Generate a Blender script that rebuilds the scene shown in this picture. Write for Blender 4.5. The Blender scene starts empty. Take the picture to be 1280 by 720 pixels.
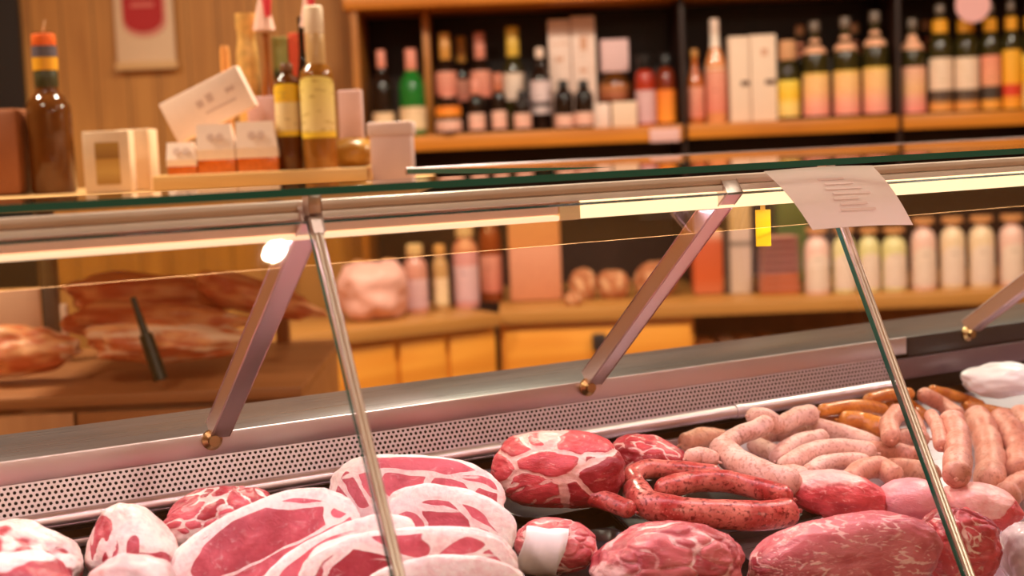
import bpy, bmesh, math, random
from mathutils import Vector, Matrix, noise
random.seed(7)
scene = bpy.context.scene
C = scene.collection
PI = math.pi
R = math.radians

# ------------------------------------------------------------------ camera
W, H, F = 1280, 720, 1800.0
CAM = Vector((0, 0, 1.40))
TH = R(28.96)
PITCH = math.atan(184 / F)
ROLL = 0.042
RH = Vector((math.cos(TH), -math.sin(TH), 0))      # horizontal right of the camera
FH = Vector((math.sin(TH), math.cos(TH), 0))       # horizontal forward
UPW = Vector((0, 0, 1))
fwd = (FH * math.cos(PITCH) - UPW * math.sin(PITCH)).normalized()
up0 = (UPW * math.cos(PITCH) + FH * math.sin(PITCH)).normalized()
rc = RH * math.cos(ROLL) - up0 * math.sin(ROLL)
uc = up0 * math.cos(ROLL) + RH * math.sin(ROLL)


def ray(px, py):
    return (fwd * F + rc * (px - W / 2) - uc * (py - H / 2)) / F


def at_d(px, py, d):          # point d metres ahead of the camera (horizontally)
    r = ray(px, py)
    return CAM + r * (d / r.dot(FH))


def at_z(px, py, z):
    r = ray(px, py)
    return CAM + r * ((z - CAM.z) / r.z)


def at_y(px, py, y):
    r = ray(px, py)
    return CAM + r * (y / r.y)


def at_x(px, py, x):
    r = ray(px, py)
    return CAM + r * (x / r.x)


def K(a, d, z):               # back frame: a to the right, d ahead, z height
    return RH * a + FH * d + Vector((0, 0, z))


DECK_B, DECK_S = 1.01, 0.27   # deck height at Y=1.42, slope towards the customer


def deck_z(y):
    return DECK_B - (1.42 - y) * DECK_S


def on_deck(px, py, above):
    r = ray(px, py)
    # CAM.z + r.z t = DECK_B - 1.42 S + S r.y t + above
    t = (DECK_B - 1.42 * DECK_S + above - CAM.z) / (r.z - DECK_S * r.y)
    return CAM + r * t


cam_d = bpy.data.cameras.new('camera')
cam = bpy.data.objects.new('camera', cam_d)
C.objects.link(cam)
M = Matrix((rc, uc, -fwd)).transposed().to_4x4()
M.translation = CAM
cam.matrix_world = M
cam_d.sensor_width = 36
cam_d.lens = F / W * 36
cam_d.clip_start = 0.05
cam_d.dof.use_dof = True
cam_d.dof.focus_distance = 1.52
cam_d.dof.aperture_fstop = 4.0
scene.camera = cam
scene.view_settings.view_transform = 'Standard'
scene.view_settings.look = 'None'
scene.view_settings.exposure = 0.0
scene.view_settings.gamma = 1.0

# ------------------------------------------------------------------ materials


class NT:
    def __init__(s, name):
        s.m = bpy.data.materials.new(name)
        s.m.use_nodes = True
        s.n = s.m.node_tree.nodes
        s.l = s.m.node_tree.links
        s.b = s.n['Principled BSDF']
        s.out = s.n['Material Output']

    def node(s, t, **kw):
        n = s.n.new(t)
        for k, v in kw.items():
            setattr(n, k, v)
        return n

    def inp(s, sock, v):
        if isinstance(v, bpy.types.NodeSocket):
            s.l.new(v, sock)
        elif isinstance(v, (tuple, list)) and len(v) == 3 and sock.type == 'RGBA':
            sock.default_value = (*v, 1)
        else:
            sock.default_value = v

    def math(s, op, a, b=None, c=None, clamp=False):
        n = s.node('ShaderNodeMath', operation=op)
        n.use_clamp = clamp
        for i, v in enumerate((a, b, c)):
            if v is not None:
                s.inp(n.inputs[i], v)
        return n.outputs[0]

    def mix(s, f, a, b):
        n = s.node('ShaderNodeMix', data_type='RGBA')
        s.inp(n.inputs[0], f)
        s.inp(n.inputs[6], a)
        s.inp(n.inputs[7], b)
        return n.outputs[2]

    def coord(s, which='Object', scale=None):
        o = s.node('ShaderNodeTexCoord').outputs[which]
        if scale:
            mp = s.node('ShaderNodeMapping')
            s.l.new(o, mp.inputs[0])
            mp.inputs['Scale'].default_value = scale
            o = mp.outputs[0]
        return o

    def noise(s, co, scale, detail=3, rough=.55, dist=0.0):
        n = s.node('ShaderNodeTexNoise')
        s.l.new(co, n.inputs['Vector'])
        n.inputs['Scale'].default_value = scale
        n.inputs['Detail'].default_value = detail
        n.inputs['Roughness'].default_value = rough
        n.inputs['Distortion'].default_value = dist
        return n.outputs[0]

    def ramp(s, f, stops, interp='LINEAR'):
        n = s.node('ShaderNodeValToRGB')
        n.color_ramp.interpolation = interp
        e = n.color_ramp.elements
        while len(e) < len(stops):
            e.new(0.5)
        for i, (p, c) in enumerate(stops):
            e[i].position = p
            e[i].color = (*c, 1) if len(c) == 3 else c
        s.l.new(f, n.inputs[0])
        return n.outputs[0]

    def smooth(s, v, lo, hi):
        n = s.node('ShaderNodeMapRange', interpolation_type='SMOOTHSTEP')
        s.inp(n.inputs[0], v)
        n.inputs[1].default_value = lo
        n.inputs[2].default_value = hi
        return n.outputs[0]

    def bump(s, h, strength, dist):
        n = s.node('ShaderNodeBump')
        s.l.new(h, n.inputs['Height'])
        n.inputs['Strength'].default_value = strength
        n.inputs['Distance'].default_value = dist
        s.l.new(n.outputs[0], s.b.inputs['Normal'])

    def set(s, **kw):
        for k, v in kw.items():
            s.inp(s.b.inputs[k.replace('_', ' ')], v)
        return s


def lin(r, g, b):
    f = lambda c: (c / 255 / 12.92) if c / 255 <= .04045 else ((c / 255 + .055) / 1.055) ** 2.4
    return (f(r), f(g), f(b))


_mc = {}


def pm(name, col, rough=.5, metal=0.0, var=.12, scale=25, spec=.5):
    if name in _mc:
        return _mc[name]
    t = NT(name)
    n = t.noise(t.coord(), scale)
    k = t.math('MULTIPLY_ADD', n, var * 2, 1 - var)
    mx = t.node('ShaderNodeVectorMath', operation='SCALE')
    mx.inputs[0].default_value = col
    t.l.new(k, mx.inputs['Scale'])
    t.l.new(mx.outputs[0], t.b.inputs['Base Color'])
    t.set(Roughness=rough, Metallic=metal, Specular_IOR_Level=spec)
    _mc[name] = t.m
    return t.m


def wood(name, c1, c2, along=2, rough=.45, plank=None, sc=1.0):
    if name in _mc:
        return _mc[name]
    t = NT(name)
    s = [14 * sc] * 3
    s[along] = 0.9 * sc
    co = t.coord('Object', tuple(s))
    n = t.noise(co, 1.6, 6, .6, .6)
    n2 = t.noise(t.coord(), 2.2 * sc, 2)
    f = t.math('ADD', t.math('MULTIPLY', n, .7), t.math('MULTIPLY', n2, .35))
    col = t.ramp(f, [(.3, c2), (.7, c1)])
    if plank:
        sep = t.node('ShaderNodeSeparateXYZ')
        t.l.new(t.coord(), sep.inputs[0])
        fr = t.math('FRACT', t.math('DIVIDE', sep.outputs[0], plank))
        g = t.math('LESS_THAN', fr, .035)
        col = t.mix(g, col, tuple(c * .35 for c in c2))
        # knots
        v = t.node('ShaderNodeTexVoronoi')
        t.l.new(t.coord('Object', (5, 5, 3)), v.inputs['Vector'])
        v.inputs['Scale'].default_value = 1.0
        kn = t.smooth(v.outputs['Distance'], .13, .05)
        col = t.mix(t.math('MULTIPLY', kn, .7), col, tuple(c * .3 for c in c2))
    t.set(Base_Color=col, Roughness=rough)
    _mc[name] = t.m
    return t.m


def steel(name, col, rough=.3, aniso=(2, 120, 120)):
    t = NT(name)
    n = t.noise(t.coord('Object', aniso), 3, 3)
    t.set(Base_Color=col, Metallic=1.0, Roughness=t.math('MULTIPLY_ADD', n, .18, rough - .09))
    return t.m


def emit(name, col, strength):
    t = NT(name)
    t.set(Base_Color=col, Emission_Color=col, Emission_Strength=strength, Roughness=.4)
    return t.m


def glass(name, tint=(1, 1, 1), k=1.0, ior=1.45):
    t = NT(name)
    tr = t.node('ShaderNodeBsdfTransparent')
    tr.inputs[0].default_value = (*tint, 1)
    gl = t.node('ShaderNodeBsdfGlossy')
    gl.inputs['Roughness'].default_value = .015
    gl.inputs['Color'].default_value = (1, .98, .96, 1)
    fr = t.node('ShaderNodeFresnel')
    bf = t.node('ShaderNodeNewGeometry').outputs['Backfacing']
    t.l.new(t.math('ADD', t.math('MULTIPLY', bf, 1 / ior - ior), ior), fr.inputs[0])
    mx = t.node('ShaderNodeMixShader')
    t.l.new(t.math('MULTIPLY', fr.outputs[0], k, clamp=True), mx.inputs[0])
    t.l.new(tr.outputs[0], mx.inputs[1])
    t.l.new(gl.outputs[0], mx.inputs[2])
    t.l.new(mx.outputs[0], t.out.inputs[0])
    return t.m


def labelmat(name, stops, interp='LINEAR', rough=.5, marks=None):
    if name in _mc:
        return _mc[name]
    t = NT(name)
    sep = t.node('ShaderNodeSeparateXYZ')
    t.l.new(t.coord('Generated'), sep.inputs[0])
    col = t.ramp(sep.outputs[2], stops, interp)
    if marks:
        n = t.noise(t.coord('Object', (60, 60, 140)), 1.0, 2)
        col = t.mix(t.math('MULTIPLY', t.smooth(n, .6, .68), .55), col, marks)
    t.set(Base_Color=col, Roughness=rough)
    _mc[name] = t.m
    return t.m


def meat_mat(name, dark, light, fat, marb=.25, scale=1.0, spec=.5, rough=.34):
    t = NT(name)
    co = t.coord()
    af = t.node('ShaderNodeAttribute', attribute_name='fat').outputs['Fac']
    at = t.node('ShaderNodeAttribute', attribute_name='tone').outputs['Fac']
    n1 = t.noise(co, 55 * scale, 4, .6, .4)
    n2 = t.noise(co, 190 * scale, 3, .6)
    n3 = t.noise(t.coord('Object', (1, 1, 2.6)), 90 * scale, 4, .65, 1.2)
    tone = t.math('ADD', at, t.math('MULTIPLY', t.math('SUBTRACT', n1, .5), 1.1))
    mus = t.mix(t.smooth(tone, .1, .9), dark, light)
    ml = t.math('MULTIPLY', t.smooth(n3, .56, .72), marb)
    mus = t.mix(ml, mus, fat)
    fa = t.math('ADD', af, t.math('MULTIPLY', t.math('SUBTRACT', n1, .5), .55))
    fa = t.smooth(fa, .34, .62)
    pink = tuple(f * .66 + l * .34 for f, l in zip(fat, light))
    n4 = t.noise(co, 22 * scale, 3, .6)
    fc = t.mix(t.smooth(t.math('ADD', t.math('MULTIPLY', n2, .5), t.math('MULTIPLY', n4, .6)), .42, .66), pink, fat)
    col = t.mix(fa, mus, fc)
    t.set(Base_Color=col, Roughness=t.math('MULTIPLY_ADD', n2, .25, rough - .1), Specular_IOR_Level=spec,
          Subsurface_Weight=.12, Subsurface_Radius=(.02, .006, .004), Subsurface_Scale=.3)
    h = t.math('ADD', t.math('MULTIPLY', n1, .5), t.math('MULTIPLY', n3, .5))
    t.bump(t.math('ADD', h, t.math('MULTIPLY', fa, .25)), .55, .003)
    return t.m


def sausage_mat(name, base, speck, pale, scale=1.0, amt=.6, rough=.48):
    t = NT(name)
    co = t.coord()
    n1 = t.noise(co, 260 * scale, 2, .5)
    n2 = t.noise(co, 40 * scale, 3)
    v = t.node('ShaderNodeTexVoronoi')
    t.l.new(co, v.inputs['Vector'])
    v.inputs['Scale'].default_value = 300 * scale
    c = t.mix(t.smooth(n2, .35, .7), base, pale)
    c = t.mix(t.math('MULTIPLY', t.smooth(n1, .5, .68), amt), c, speck)
    c = t.mix(t.math('MULTIPLY', t.smooth(v.outputs['Distance'], .32, .12), amt * .7), c, pale)
    t.set(Base_Color=c, Roughness=rough, Subsurface_Weight=.1, Subsurface_Radius=(.015, .006, .004), Subsurface_Scale=.3)
    t.bump(n1, .25, .001)
    return t.m


M_GLASS = glass('clear_glass', (.985, .99, .985), 1.0)
M_SHIELD = glass('shield_glass', (.95, .88, .62), 1.0)
M_TOPG = glass('counter_glass', (.93, .98, .95), 1.0)
M_EDGE = NT('glass_edge').set(Base_Color=(.006, .12, .09), Roughness=.12, Specular_IOR_Level=.6).m
M_STEEL = steel('brushed_steel', (.27, .255, .265), .3)
[n for n in M_STEEL.node_tree.nodes if n.type == 'BSDF_PRINCIPLED'][0].inputs['Metallic'].default_value = .8
M_LIP = steel('satin_steel', (.66, .56, .6), .42)
M_RAIL = steel('rail_steel', (.72, .62, .64), .36)
M_STRUT = steel('strut_steel', (.72, .58, .57), .38, (120, 120, 2))
M_DARKST = pm('dark_and_shaded_steel', (.05, .045, .05), .35, .6)
M_DECK = steel('deck_steel', (.66, .58, .66), .3)
[n for n in M_DECK.node_tree.nodes if n.type == 'BSDF_PRINCIPLED'][0].inputs['Metallic'].default_value = .55
M_DECKD = pm('deck_shaded', (.014, .012, .013), .55, 0, .2, 25, .2)  # steel deck's shading at the left, painted in as black
M_BLACK = pm('black_plastic', (.016, .015, .016), .28, 0, .2, 25, .8)
M_BRASS = pm('brass_fitting', (.42, .27, .13), .25, 1.0)
M_WALLW = wood('wall_pine', lin(216, 154, 76), lin(166, 106, 42), 2, .5, .115)
M_SHELF = wood('shelf_pine', lin(220, 140, 44), lin(176, 100, 26), 0, .4)
M_UPR = wood('upright_pine', lin(190, 122, 48), lin(146, 86, 28), 2, .45)
M_BACK = wood('shadow_dark_wood', lin(44, 20, 12), lin(26, 11, 7), 2, .5)  # deep shadow of the shelf interior put into the wood colour
M_DRAW = wood('drawer_wood', lin(244, 168, 64), lin(222, 136, 40), 0, .4)
M_COUNT = wood('worktop_wood', lin(198, 140, 72), lin(168, 110, 48), 0, .4)
M_CAB = wood('cabinet_wood', lin(176, 116, 68), lin(140, 86, 46), 0, .45)

# ------------------------------------------------------------------ mesh helpers


def link(name, me, parent=None, mats=()):
    o = bpy.data.objects.new(name, me)
    C.objects.link(o)
    for m in mats:
        me.materials.append(m)
    if parent:
        o.parent = parent
    return o


def finish(name, bm, mat, parent=None, smooth=True, angle=40):
    bmesh.ops.recalc_face_normals(bm, faces=bm.faces)
    me = bpy.data.meshes.new(name)
    bm.to_mesh(me)
    bm.free()
    if smooth:
        for p in me.polygons:
            p.use_smooth = True
        me.set_sharp_from_angle(angle=R(angle))
    return link(name, me, parent, mat if isinstance(mat, (list, tuple)) else (mat,))


def tag(o, label=None, cat=None, group=None, kind=None):
    for k, v in (('label', label), ('category', cat), ('group', group), ('kind', kind)):
        if v:
            o[k] = v
    return o


def empty(name, loc, rz=0.0):
    o = bpy.data.objects.new(name, None)
    o.empty_display_size = .05
    C.objects.link(o)
    o.location = loc
    o.rotation_euler = (0, 0, rz)
    return o


def box(bm, lo, hi, bev=0.0, mat=None, idx=0):
    lo, hi = Vector(lo), Vector(hi)
    g = bmesh.ops.create_cube(bm, size=1)
    vs = g['verts']
    c, s = (lo + hi) / 2, hi - lo
    for v in vs:
        v.co = Vector((v.co.x * s.x, v.co.y * s.y, v.co.z * s.z)) + c
    fs = set(f for v in vs for f in v.link_faces)
    if mat:
        for v in vs:
            v.co = mat @ v.co
    for f in fs:
        f.material_index = idx
    if bev:
        es = list(set(e for v in vs for e in v.link_edges))
        bmesh.ops.bevel(bm, geom=es, offset=bev, segments=2, profile=.5, affect='EDGES')


def obox(name, lo, hi, mat, parent=None, bev=.002):
    bm = bmesh.new()
    box(bm, lo, hi, bev)
    return finish(name, bm, mat, parent)


def lathe(bm, prof, seg=28, cx=0, cy=0, cap=True, idx=0):
    rings = []
    for r, z in prof:
        rings.append([bm.verts.new((cx + r * math.cos(2 * PI * i / seg), cy + r * math.sin(2 * PI * i / seg), z)) for i in range(seg)])
    for a, b in zip(rings, rings[1:]):
        for i in range(seg):
            f = bm.faces.new((a[i], a[(i + 1) % seg], b[(i + 1) % seg], b[i]))
            f.material_index = idx
    if cap:
        if prof[0][0] > 1e-5:
            bm.faces.new(rings[0][::-1]).material_index = idx
        if prof[-1][0] > 1e-5:
            bm.faces.new(rings[-1]).material_index = idx


def olathe(name, prof, mat, parent=None, seg=28, cap=True, angle=50):
    bm = bmesh.new()
    lathe(bm, prof, seg, cap=cap)
    return finish(name, bm, mat, parent, angle=angle)


def arc_patch(name, r, z0, z1, half, mat, parent, seg=18, th=.0006, arch=0.0):
    """a paper label wrapped round a bottle, facing local -Y"""
    bm = bmesh.new()
    cols = []
    for i in range(seg + 1):
        t = -half + 2 * half * i / seg
        x, y = math.sin(t), -math.cos(t)
        zt_ = z1 - arch * (1 - math.sqrt(max(0, 1 - (t / half) ** 2)))
        cols.append([bm.verts.new((x * rr, y * rr, z)) for rr, z in ((r + th, z0), (r + th, zt_), (r, zt_), (r, z0))])
    for a, b in zip(cols, cols[1:]):
        for k in range(4):
            bm.faces.new((a[k], b[k], b[(k + 1) % 4], a[(k + 1) % 4]))
    bm.faces.new(cols[0])
    bm.faces.new(cols[-1][::-1])
    return finish(name, bm, mat, parent, angle=50)


def tube(bm, pts, rad, seg=14, closed_caps=True, flat=1.0, ups=None):
    pts = [Vector(p) for p in pts]
    if not isinstance(rad, (list, tuple)):
        rad = [rad] * len(pts)
    n = len(pts)
    prev = None
    rings = []
    for i, p in enumerate(pts):
        t = (pts[min(i + 1, n - 1)] - pts[max(i - 1, 0)]).normalized()
        if prev is None:
            ref = Vector((0, 0, 1)) if abs(t.z) < .9 else Vector((0, 1, 0))
            u = t.cross(ref).normalized()
        else:
            u = (prev - t * prev.dot(t)).normalized()
        prev = u
        v = t.cross(u)
        rings.append([bm.verts.new(p + (u * math.cos(2 * PI * k / seg) + v * math.sin(2 * PI * k / seg) * flat) * rad[i]) for k in range(seg)])
    for a, b in zip(rings, rings[1:]):
        for k in range(seg):
            bm.faces.new((a[k], a[(k + 1) % seg], b[(k + 1) % seg], b[k]))
    if closed_caps:
        bm.faces.new(rings[0][::-1])
        bm.faces.new(rings[-1])


def smooth_path(pts, n):
    """Catmull-Rom through points"""
    pts = [Vector(p) for p in pts]
    if len(pts) == 2:
        return [pts[0].lerp(pts[1], i / n) for i in range(n + 1)]
    P = [pts[0] * 2 - pts[1]] + pts + [pts[-1] * 2 - pts[-2]]
    out = []
    segs = len(pts) - 1
    for i in range(n + 1):
        t = i / n * segs
        k = min(int(t), segs - 1)
        u = t - k
        p0, p1, p2, p3 = P[k:k + 4]
        out.append(.5 * ((2 * p1) + (p2 - p0) * u + (2 * p0 - 5 * p1 + 4 * p2 - p3) * u * u + (3 * p1 - p0 - 3 * p2 + p3) * u ** 3))
    return out


def clamp(x, a=0.0, b=1.0):
    return max(a, min(b, x))


def sstep(a, b, x):
    t = clamp((x - a) / (b - a)) if a != b else float(x > a)
    return t * t * (3 - 2 * t)


BACKROT = -TH

# ------------------------------------------------------------------ room
A0, A1, D0, D1, ZC = -3.2, 4.2, -2.6, 5.35, 2.8


def struct(name, lo, hi, mat):
    """a box laid out in the back frame"""
    lo, hi = Vector(lo), Vector(hi)
    bm = bmesh.new()
    box(bm, lo, hi)
    o = finish(name, bm, mat, smooth=False)
    o.rotation_euler = (0, 0, BACKROT)
    return tag(o, kind='structure')


M_TILE = NT('floor_tile')
_b = M_TILE.node('ShaderNodeTexBrick', offset=0.0)
M_TILE.l.new(M_TILE.coord('Object', (1, 1, 1)), _b.inputs['Vector'])
for k_, v_ in (('Color1', (.32, .2, .12, 1)), ('Color2', (.27, .17, .1, 1)), ('Mortar', (.12, .09, .07, 1))):
    _b.inputs[k_].default_value = v_
_b.inputs['Scale'].default_value = 1.0
_b.inputs['Brick Width'].default_value = .3
_b.inputs['Row Height'].default_value = .3
_b.inputs['Mortar Size'].default_value = .004
M_TILE.set(Base_Color=_b.outputs[0], Roughness=.35)
M_CEIL = pm('ceiling_paint', lin(225, 185, 140), .7)
M_SIDE = pm('side_plaster', lin(205, 160, 112), .7)
struct('floor', (A0, D0, -.1), (A1, D1, 0), M_TILE.m)
struct('ceiling', (A0, D0, ZC), (A1, D1, ZC + .1), M_CEIL)
struct('wall_back', (A0, D1, 0), (A1, D1 + .12, ZC), M_WALLW)
struct('wall_left', (A0 - .12, D0, 0), (A0, D1, ZC), M_WALLW)
struct('wall_right', (A1, D0, 0), (A1 + .12, D1, ZC), M_SIDE)
struct('wall_front', (A0, D0 - .12, 0), (A1, D0, ZC), M_SIDE)
# dark doorway at the left end of the back wall
_p = at_d(27, 100, 5.3)
_ad = _p.dot(RH)
door = struct('door_1', (_ad - .95, D1 - .035, .0), (_ad, D1 - .001, 2.1), pm('dark_door', (.012, .006, .004), .5))
_bm = bmesh.new()
box(_bm, (_ad - 1.02, D1 - .05, 0), (_ad - .95, D1 - .001, 2.17))
box(_bm, (_ad - .95, D1 - .05, 2.1), (_ad, D1 - .001, 2.17))
o = finish('trim_1', _bm, M_UPR, smooth=False)
o.rotation_euler = (0, 0, BACKROT)
tag(o, kind='structure')

# ------------------------------------------------------------------ display case
XA, XB = -0.55, 2.9
XE = 1.40                                   # end of the perforated panel
YL, ZL = 1.467, 1.1065                      # front edge of the ledge
case = empty('refrigerated_display_case', (0, 0, 0))
tag(case, 'long stainless steel refrigerated meat counter with slanted glass front', 'display case')
obox('base_cabinet', (XA, .98, 0), (XB, 1.78, .86), pm('cabinet_panel', lin(150, 110, 90), .4), case, .006)
# sloping deck
_bm = bmesh.new()
ya, yb = .93, 1.452
vs = [_bm.verts.new((x, y, z)) for x in (XA, XB) for y, z in ((ya, deck_z(ya)), (yb, deck_z(yb)), (yb, deck_z(yb) - .012), (ya, deck_z(ya) - .012))]
for i in range(4):
    _bm.faces.new((vs[i], vs[(i + 1) % 4], vs[4 + (i + 1) % 4], vs[4 + i]))
_bm.faces.new(vs[:4]); _bm.faces.new(vs[4:])
_bm.free()
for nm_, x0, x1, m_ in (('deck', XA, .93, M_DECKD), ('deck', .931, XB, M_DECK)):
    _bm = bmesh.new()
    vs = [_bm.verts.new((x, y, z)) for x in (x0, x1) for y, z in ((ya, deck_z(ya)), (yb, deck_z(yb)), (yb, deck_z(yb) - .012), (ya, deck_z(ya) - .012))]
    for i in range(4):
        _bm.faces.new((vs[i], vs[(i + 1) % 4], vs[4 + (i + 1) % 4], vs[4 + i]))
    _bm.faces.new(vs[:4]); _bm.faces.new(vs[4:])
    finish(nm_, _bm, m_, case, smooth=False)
# ledge: top plate and front lip
_bk = at_z(222, 515, ZL).y
bm = bmesh.new()
box(bm, (XA, YL + .001, ZL - .012), (XB, _bk, ZL), .0015)
finish('ledge', bm, M_STEEL, case)
obox('ledge_support', (XA, YL + .06, .86), (XB, _bk - .02, ZL - .013), pm('staff_panel', lin(130, 96, 76), .4), case)
obox('ledge_lip', (XA, YL - .004, ZL - .0235), (XE + .03, YL + .0005, ZL + .0008), M_LIP, case, .0015)
obox('ledge_shaded_lip', (XE + .032, YL - .004, ZL - .03), (XB, YL + .0005, ZL), M_DARKST, case, .0015)  # same lip going on; its shadow here is painted as dark steel
# perforated air panel: real holes through to a dark duct
t = NT('perforated_steel')
sep = t.node('ShaderNodeSeparateXYZ')
t.l.new(t.coord(), sep.inputs[0])
P_, Q_, RH_ = .006, .0104, .00172


def lat(ox, oy):
    fx = t.math('MULTIPLY', t.math('SUBTRACT', t.math('FRACT', t.math('ADD', t.math('DIVIDE', sep.outputs[0], P_), ox)), .5), P_)
    fy = t.math('MULTIPLY', t.math('SUBTRACT', t.math('FRACT', t.math('ADD', t.math('DIVIDE', sep.outputs[1], Q_), oy)), .5), Q_)
    return t.math('SQRT', t.math('ADD', t.math('MULTIPLY', fx, fx), t.math('MULTIPLY', fy, fy)))


dmin = t.math('MINIMUM', lat(0, 0), lat(.5, .5))
inb = t.math('MULTIPLY', t.math('GREATER_THAN', sep.outputs[1], .0012), t.math('LESS_THAN', sep.outputs[1], .0322))
hole = t.math('MULTIPLY', t.math('LESS_THAN', dmin, RH_), inb)
t.set(Base_Color=(.6, .5, .53), Metallic=1.0, Roughness=.42, Alpha=t.math('SUBTRACT', 1.0, hole))
bm = bmesh.new()
L = XE - XA
hz0, hz1 = ZL - .0235, ZL - .0565
yg0, yg1 = YL - .002, YL - .012
hg = math.hypot(hz0 - hz1, yg0 - yg1)
q = [bm.verts.new(c) for c in ((0, 0, 0), (L, 0, 0), (L, hg, 0), (0, hg, 0))]
bm.faces.new(q)
pg = finish('perforated_panel', bm, t.m, case, smooth=False)
pg.location = (XA, yg1, hz1)
pg.rotation_euler = (math.atan2(hz0 - hz1, yg0 - yg1), 0, 0)
obox('air_duct', (XA, YL + .012, deck_z(yb) + .005), (XB, YL + .05, hz0), pm('duct_black', (.006, .004, .004), .8), case)
obox('plain_end_panel', (XE + .002, YL - .012, hz1), (XB, YL - .006, hz0 - .004), pm('end_panel', (.16, .11, .13), .3, .4), case)
bm = bmesh.new()
tube(bm, [(XA, YL - .022, hz1 - .004), (XE, YL - .022, hz1 - .004)], .0085, 16)
finish('front_rail', bm, M_RAIL, case)
for cx_ in (.78, 1.12):
    bm = bmesh.new()
    tube(bm, [(cx_ - .006, YL - .022, hz1 - .004), (cx_ + .006, YL - .022, hz1 - .004)], .0098, 16)
    finish('rail_joint', bm, M_LIP, case)
obox('kick_strip', (XA, YL - .034, deck_z(1.44) + .002), (XE, YL - .026, deck_z(1.44) + .011), M_RAIL, case)
# struts and seams
SX = [(.4485, .4485), (.915, .90), (1.553, 1.62)]


def bar(bm, p0, p1, w, h, side=Vector((1, 0, 0))):
    p0, p1 = Vector(p0), Vector(p1)
    t_ = (p1 - p0).normalized()
    n_ = t_.cross(side).normalized()
    m = Matrix((side, t_, n_)).transposed().to_4x4()
    m.translation = (p0 + p1) / 2
    l = (p1 - p0).length
    box(bm, (-w / 2, -l / 2, -h / 2), (w / 2, l / 2, h / 2), .0012, m)


for xb_, xt_ in SX:
    bm = bmesh.new()
    bar(bm, (xb_, YL - .004, ZL + .004), (xt_, 1.162, 1.346), .020, .019)
    st = finish('strut', bm, M_STRUT, case)
    bm = bmesh.new()
    m = Matrix.Rotation(PI / 2, 4, 'X')
    lathe(bm, [(0, 0), (.011, 0), (.011, .004), (.006, .007), (.006, .012), (0, .012)], 18)
    for v in bm.verts:
        v.co = m @ v.co + Vector((xb_ - .008, YL - .004, ZL - .006))
    finish('strut_bracket', bm, M_BRASS, st)
PT, PB = Vector((0, 1.156, 1.338)), Vector((0, .90, .835))      # slanted front glass, top and bottom
pd = (PB - PT)
pn = Vector((0, pd.z, -pd.y)).normalized() * -1
if pn.y > 0:
    pn = -pn
seams = [XA, .4485, 1.02, 1.665, XB]
for x0, x1 in zip(seams, seams[1:]):
    bm = bmesh.new()
    a, b = PT, PB
    n = pn * .003
    c8 = [Vector((x, 0, 0)) + q_ + s for x in (x0 + .005, x1 - .005) for q_, s in ((a, n), (b, n), (b, -n), (a, -n))]
    vs = [bm.verts.new(c) for c in c8]
    fs = []
    for i in range(4):
        fs.append(bm.faces.new((vs[i], vs[(i + 1) % 4], vs[4 + (i + 1) % 4], vs[4 + i])))
    fs.append(bm.faces.new(vs[:4])); fs.append(bm.faces.new(vs[4:]))
    for f in fs:
        f.material_index = 0 if abs(f.calc_center_median().x - (x0 + x1) / 2) < .01 and f.calc_area() > .05 else 1
    # single outer sheet only reflects; the back face is left out so the pane reads as one sheet
    finish('front_glass', bm, [M_GLASS, M_EDGE], case, smooth=False)
M_SEAM = pm('seam_metal', (.88, .80, .72), .32, .7, .12, 60)
M_CORE = pm('seam_core', lin(70, 56, 42), .4)
for x in seams[1:4]:
    bm = bmesh.new()
    for dx, r_ in ((-.0021, .0026), (.0021, .0026)):
        tube(bm, [Vector((x + dx, 0, 0)) + PT + pn * .004, Vector((x + dx, 0, 0)) + PB + pn * .004], r_, 12)
    jo = finish('glass_joint_profile', bm, M_SEAM, case)
    bm = bmesh.new()
    bar(bm, Vector((x, 0, 0)) + PT + pn * .006 + Vector((0, 0, .0)), Vector((x, 0, 0)) + PT + pd * .022 + pn * .006, .010, .004)
    bar(bm, (x, 1.156, 1.345), (x, 1.156, 1.362), .012, .012)
    finish('glass_clamp', bm, M_STRUT, case)
# glass top and the canopy underneath
ZT = 1.3615
bm = bmesh.new()
XC = .83                                    # the glass top is deep only to the right of here
poly = [(XA, 1.13), (XB, 1.13), (XB, 1.78), (XC, 1.78), (XC, 1.27), (XA, 1.27)]
va_ = [bm.verts.new((x, y, ZT)) for x, y in poly]
vb_ = [bm.verts.new((x, y, ZT + .0066)) for x, y in poly]
bm.faces.new(va_[::-1]); bm.faces.new(vb_)
for i in range(6):
    bm.faces.new((va_[i], va_[(i + 1) % 6], vb_[(i + 1) % 6], vb_[i]))
bm.normal_update()
for f in bm.faces:
    f.material_index = 0 if abs(f.normal.z) > .5 else 1
finish('top_glass', bm, [M_TOPG, M_EDGE], case, smooth=False)
obox('back_edge_trim', (XC, 1.781, ZT - .002), (XB, 1.786, ZT + .008), M_RAIL, case, .001)
obox('canopy_profile', (XA, 1.166, 1.3475), (XB, 1.186, 1.3565), pm('profile_pink', lin(250, 224, 216), .3), case, .002)
obox('canopy_trim', (XA, 1.163, 1.3405), (XB, 1.183, 1.3468), pm('white_trim', lin(245, 225, 215), .3), case, .0015)
M_LAMP = emit('lamp_diffuser', (1.0, .80, .47), 1.15)
M_LAMP2 = emit('lamp_edge', (1.0, .72, .45), .9)
Xm = .715
obox('lamp_diffuser', (Xm + .012, 1.172, 1.323), (XB, 1.21, 1.3395), M_LAMP, case, .002)
obox('lamp_housing', (XA, 1.172, 1.328), (Xm - .012, 1.21, 1.3395), pm('housing', lin(252, 212, 188), .35), case, .002)
obox('lamp_edge', (XA, 1.1715, 1.3225), (Xm - .012, 1.21, 1.3275), M_LAMP2, case, .001)
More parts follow.
